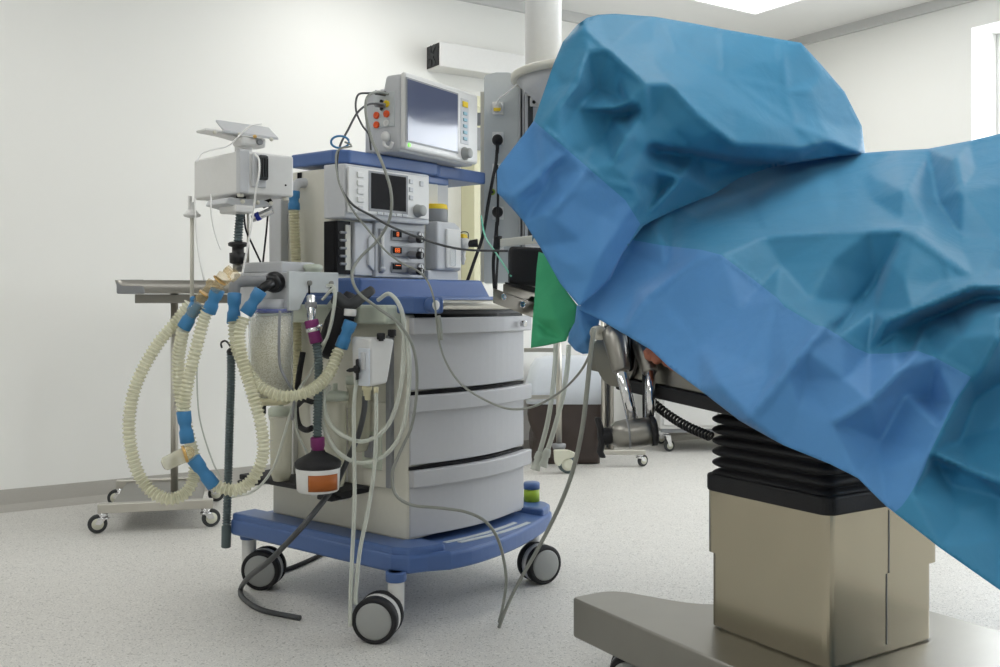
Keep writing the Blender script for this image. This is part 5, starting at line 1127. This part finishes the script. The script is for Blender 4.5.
# wall-mounted air unit
def back_plane(px, py, q):
    d = Vector(((px-500)/1000, 1, (300-py)/1000)); n = bq; t = (RC+bq*q).dot(n)/d.dot(n); p = d*t; rr = p-RC
    return (-rr.dot(a), 1+p.z)
ac = thing('wall_air_unit', 'long white box with a dark fan end mounted on the back wall', 'air unit', RM @ Vector((back_plane(480, 60, .2)[0], .1, 2.3)), 0)
p0, zt_ = back_plane(440, 41, .16); _, zb_ = back_plane(440, 66, .16); p1 = back_plane(548, 60, .16)[0]
pe = p0
obj('housing', MB(RM).box(p1, pe, .002, .16, zb_, zt_), 'white_plastic', ac, bevel=.006)
gr = obj('fan_end', MB(RM).box(pe, pe+.006, .012, .152, zb_+.008, zt_-.008), 'black_plastic', ac, bevel=.002)
obj('fan_hub', MB(RM).cyl((pe+.006, .08, (zb_+zt_)/2), (pe+.012, .08, (zb_+zt_)/2), .02, seg=20), 'dark_rubber', gr)
for k in range(6):
    t = 2*PI*k/6; obj('fan_blade', MB(RM).hexa([(pe+.006, .08+.015*math.cos(t), (zb_+zt_)/2+.015*math.sin(t)), (pe+.006, (.08)+.062*math.cos(t-.25), (zb_+zt_)/2+.07*math.sin(t-.25)), (pe+.006, (.08)+.062*math.cos(t+.25), (zb_+zt_)/2+.07*math.sin(t+.25)), (pe+.006, .08+.02*math.cos(t+.5), (zb_+zt_)/2+.02*math.sin(t+.5)),
        (pe+.012, .08+.015*math.cos(t), (zb_+zt_)/2+.015*math.sin(t)), (pe+.009, (.08)+.062*math.cos(t-.25), (zb_+zt_)/2+.07*math.sin(t-.25)), (pe+.009, (.08)+.062*math.cos(t+.25), (zb_+zt_)/2+.07*math.sin(t+.25)), (pe+.012, .08+.02*math.cos(t+.5), (zb_+zt_)/2+.02*math.sin(t+.5))]), 'dark_rubber', gr)

# ------------------------------------------------------------------ instrument table on the left
I_ = Frame(103, 4.3, 4100)
it = thing('instrument_table', 'stainless steel instrument table on small casters standing alone by the wall at the left', 'instrument table', I_.mat @ Vector((.2, .3, 0)), I_.rot)
ivp = lambda px, py, ax, v: I_.on(px, py, ax, v)
xr = ivp(206, 520, 'y', 0).x
obj('front_bar', MB(I_).box(-.02, xr+.03, -.02, .02, .085, .125), 'steel', it, bevel=.003)
obj('rear_bar', MB(I_).box(-.02, xr+.03, .56, .60, .085, .125), 'steel', it, bevel=.003)
obj('base_plate', MB(I_).box(.03, xr-.02, .02, .56, .10, .115), 'satin_steel', it, bevel=.002)
tl = ivp(118, 288, 'y', 0).x
zt0, zt1 = ivp(118, 293, 'y', 0).z, ivp(118, 280, 'y', 0).z
obj('pole', MB().cyl(I_.mat @ Vector((.27, .30, .11)), I_.mat @ Vector((.27, .30, zt0)), .017, seg=24), 'steel', it)
xx = .27
obj('tray_support', MB(I_).box(.10, .62, .26, .34, zt0-.045, zt0-.004), 'satin_steel', it, bevel=.003)
tr_ = obj('tray', MB(I_).prism(fillet([(tl, 0), (tl+.72, 0), (tl+.72, .5), (tl, .5)], [.03]*4), zt0, zt0+.012), 'satin_steel', it, bevel=.003)
rimv = fillet([(tl, 0), (tl+.72, 0), (tl+.72, .5), (tl, .5)], [.03]*4)
obj('tray_rim', MB(I_).rings([[(x+dx*(.5-(x-tl)/.72), y+dy*(.5-y/.5), z) for x, y in rimv] for dx, dy, z in ((0, 0, zt0), (-.03, -.03, zt1), (0.0, 0.0, zt1), (.02, .02, zt0+.012))], closed=False), 'satin_steel', it)
obj('tray_corner', MB(I_).box(tl-.006, tl+.11, -.008, .05, zt0-.004, zt1+.002), 'mid_grey', it, bevel=.008)
def small_caster(parent, q, yaw, R=.04, top=.085, wheel='caster_cream', body='chrome'):
    d = Vector((math.cos(yaw), math.sin(yaw), 0)); n = Vector((-d.y, d.x, 0)); q = Vector(q)
    c = obj('caster', MB().cyl(q+Vector((0, 0, top)), q+Vector((0, 0, top-.018)), .02, seg=18).cyl(q+Vector((0, 0, top-.018)), q+Vector((0, 0, top-.026)), .026, seg=18), body, parent)
    wc = q+d*.022+Vector((0, 0, R))
    for s_ in (-1, 1):
        o_ = n*s_*.014
        P4 = [q+Vector((0, 0, top-.02))-d*.014, q+Vector((0, 0, top-.02))+d*.022, wc+d*.012, wc-d*.012-Vector((0, 0, .004))]
        obj('fork', MB().hexa([p+o_ for p in P4]+[p+o_*1.25 for p in P4]), body, c)
    w_ = obj('wheel', MB().lathe(wc-n*.011, n, [(0, R*.86), (.002, R*.95), (.006, R), (.016, R), (.020, R*.95), (.022, R*.86)], 28), 'dark_rubber' if wheel == 'caster_cream' else wheel, c)
    obj('wheel_hub', MB().lathe(wc-n*.012, n, [(0, .002), (0, R*.62), (.024, R*.62), (.024, .002)], 20), wheel, w_)
    return c
for (x, y, yw) in ((.0, .0, 3.6), (xr, 0, .5), (.0, .58, 3.3), (xr, .58, .2)): small_caster(it, I_.mat @ Vector((x, y, 0)), yw)

# ------------------------------------------------------------------ far background between machine and table
# waste bin in brown bag with white lid
bn = thing('waste_bin', 'waste bin wrapped in a dark brown bag under a white lid', 'bin', W(566, 464, 6.1), 0)
zb2 = W(0, 402, 6.0).z
def rr3(cx_, cy_, hx, hy, r, z, n=5, wob=0, sd=0):
    return [(cx_+(x)*(1+wob*math.sin(sd+7*math.atan2(y, x))), cy_+y*(1+wob*math.cos(sd+5*math.atan2(y, x))), z) for x, y in rrect(-hx, hx, -hy, hy, r, n)]
bx_, by_ = W(566, 0, 6.15).x, 6.25
rn = []
for k in range(12):
    t = k/11; rn.append(rr3(bx_, by_, .205+.03*t, .17+.02*t, .05, .004+t*(zb2+.03-.004), wob=.055*math.sin(PI*t)+.012, sd=k*.9))
obj('bag', MB().rings(rn), 'bag_brown', bn)
obj('lid', MB().rings([rr3(bx_+.0, by_, .245, .20, .06, zb2-.02), rr3(bx_, by_, .245, .20, .06, zb2+.08), rr3(bx_+.01, by_, .225, .18, .07, zb2+.19), rr3(bx_+.01, by_, .19, .15, .07, zb2+.245), rr3(bx_+.01, by_, .12, .10, .05, zb2+.262)]), 'lid_white', bn)
obj('lid_clip', MB().box(W(530, 0, 6.0).x, W(544, 0, 6.0).x, 6.02, 6.06, zb2+.0, zb2+.03), 'grey_plastic', bn, bevel=.004)
# drip stand with cream twin caster
ds = thing('drip_stand', 'steel pole standing on a cream caster in front of the waste bin', 'stand', W(559, 470, 5.85), 0)
dp_ = W(559, 445, 5.8)
obj('pole', MB().cyl((dp_.x, dp_.y, .16), (dp_.x, dp_.y, .95), .017, seg=20), 'steel', ds)
obj('crossbar', MB().box(W(524, 0, 5.8).x, dp_.x, 5.79, 5.81, W(0, 352, 5.8).z, W(0, 348, 5.8).z), 'steel', ds)
obj('crossbar', MB().box(W(524, 0, 5.8).x, dp_.x, 5.79, 5.81, W(0, 399, 5.8).z, W(0, 395, 5.8).z), 'steel', ds)
cst = obj('caster', MB().lathe((dp_.x, dp_.y, .13), (0, 0, 1), [(0, .03), (.02, .04), (.035, .04), (.04, .02)], 20), 'mid_grey', ds)
cw = W(567, 463, 5.8)
obj('caster_wheel', MB().lathe((cw.x, 5.78, .052), (.25, -1, 0), [(-.02, .04), (-.018, .052), (.018, .052), (.02, .04)], 28), 'rubber_grey', cst)
obj('caster_cover', MB().prism(fillet([(dp_.x-.035, .14), (dp_.x+.05, .14), (dp_.x+.105, .115), (dp_.x+.08, .095), (dp_.x+.03, .09), (dp_.x-.0, .045), (dp_.x-.03, .06)], [.01, .02, .01, .02, .02, .01, .02]), 5.73, 5.76, 'y'), 'caster_cream', cst, bevel=.006)
obj('caster_hub', MB().lathe((cw.x, 5.762, .053), (.25, -1, 0), [(0, .036), (.012, .036), (.014, .018), (.010, .008)], 24), 'caster_cream', cst)
# tall stand uprights right of the bin
st = thing('equipment_stand', 'steel upright posts with a dark strip standing right of the waste bin', 'stand', W(608, 462, 6.0), 0)
for px, r_, m_ in ((604, .018, 'steel'), (610.5, .020, 'satin_steel')):
    q = W(px, 0, 6.0); obj('post', MB().cyl((q.x, 6.0, .09), (q.x, 6.0, 1.0), r_, seg=18), m_, st)
obj('dark_strip', MB().box(W(606.5, 0, 5.97).x, W(608.5, 0, 5.97).x, 5.96, 5.98, .12, .99), 'soft_black', st)
obj('foot', MB().box(W(602, 0, 6).x, W(645, 0, 6).x, 5.97, 6.03, .075, .105), 'steel', st, bevel=.004)
for px in (640,): q = W(px, 0, 6.0); small_caster(st, (q.x, 6.0, 0), .6, R=.036, top=.078)
# white cabinet trolley beneath the table
tz = 6.55
wc_ = thing('cabinet_trolley', 'low white cabinet trolley on casters seen beneath the table rail', 'trolley', W(700, 445, tz), 0)
A_ = W(660, 0, tz).x; B2_ = A_+.75
obj('cabinet', MB().box(A_, B2_, tz, tz+.45, .155, .80), 'white_plastic', wc_, bevel=.006)
obj('cabinet_base', MB().box(A_+.01, B2_-.01, tz+.01, tz+.44, .13, .156), 'mid_grey', wc_)
obj('cabinet_door', MB().box(A_+.02, A_+.37, tz-.012, tz, .18, .78), 'white_plastic', wc_, bevel=.003)
obj('cabinet_door', MB().box(A_+.38, B2_-.02, tz-.012, tz, .18, .78), 'white_plastic', wc_, bevel=.003)
for x in (A_+.05, B2_-.05):
    for y in (tz+.05, tz+.40): small_caster(wc_, (x, y, 0), .4, R=.038, top=.131)
# white tubes hanging under the green towel
for k, P in enumerate(([(556, 340, 3.0), (555, 365, 2.99), (552, 395, 2.98), (547, 425, 2.97), (539, 455, 2.96)], [(569, 345, 3.0), (567, 370, 2.99), (562, 400, 2.98), (554, 430, 2.97), (547, 452, 2.96)])):
    t = thing('suction_line', ('left' if k == 0 else 'right')+' one of two white tubes with flared ends hanging under the green towel', 'tube', W(*P[-1]), 0)
    obj('tube', MB().sweep([W(*p) for p in P], .0075, 12, 40), 'tube_clear', t)
    e0, e1 = Vector(W(*P[-1])), Vector(W(*P[-2])); d = (e0-e1).normalized()
    obj('flared_end', MB().lathe(e0, d, [(-.01, .009), (0, .012), (.012, .013), (.016, .010), (.04, .014), (.046, .014), (.046, .010)], 16), 'tube_clear', t)
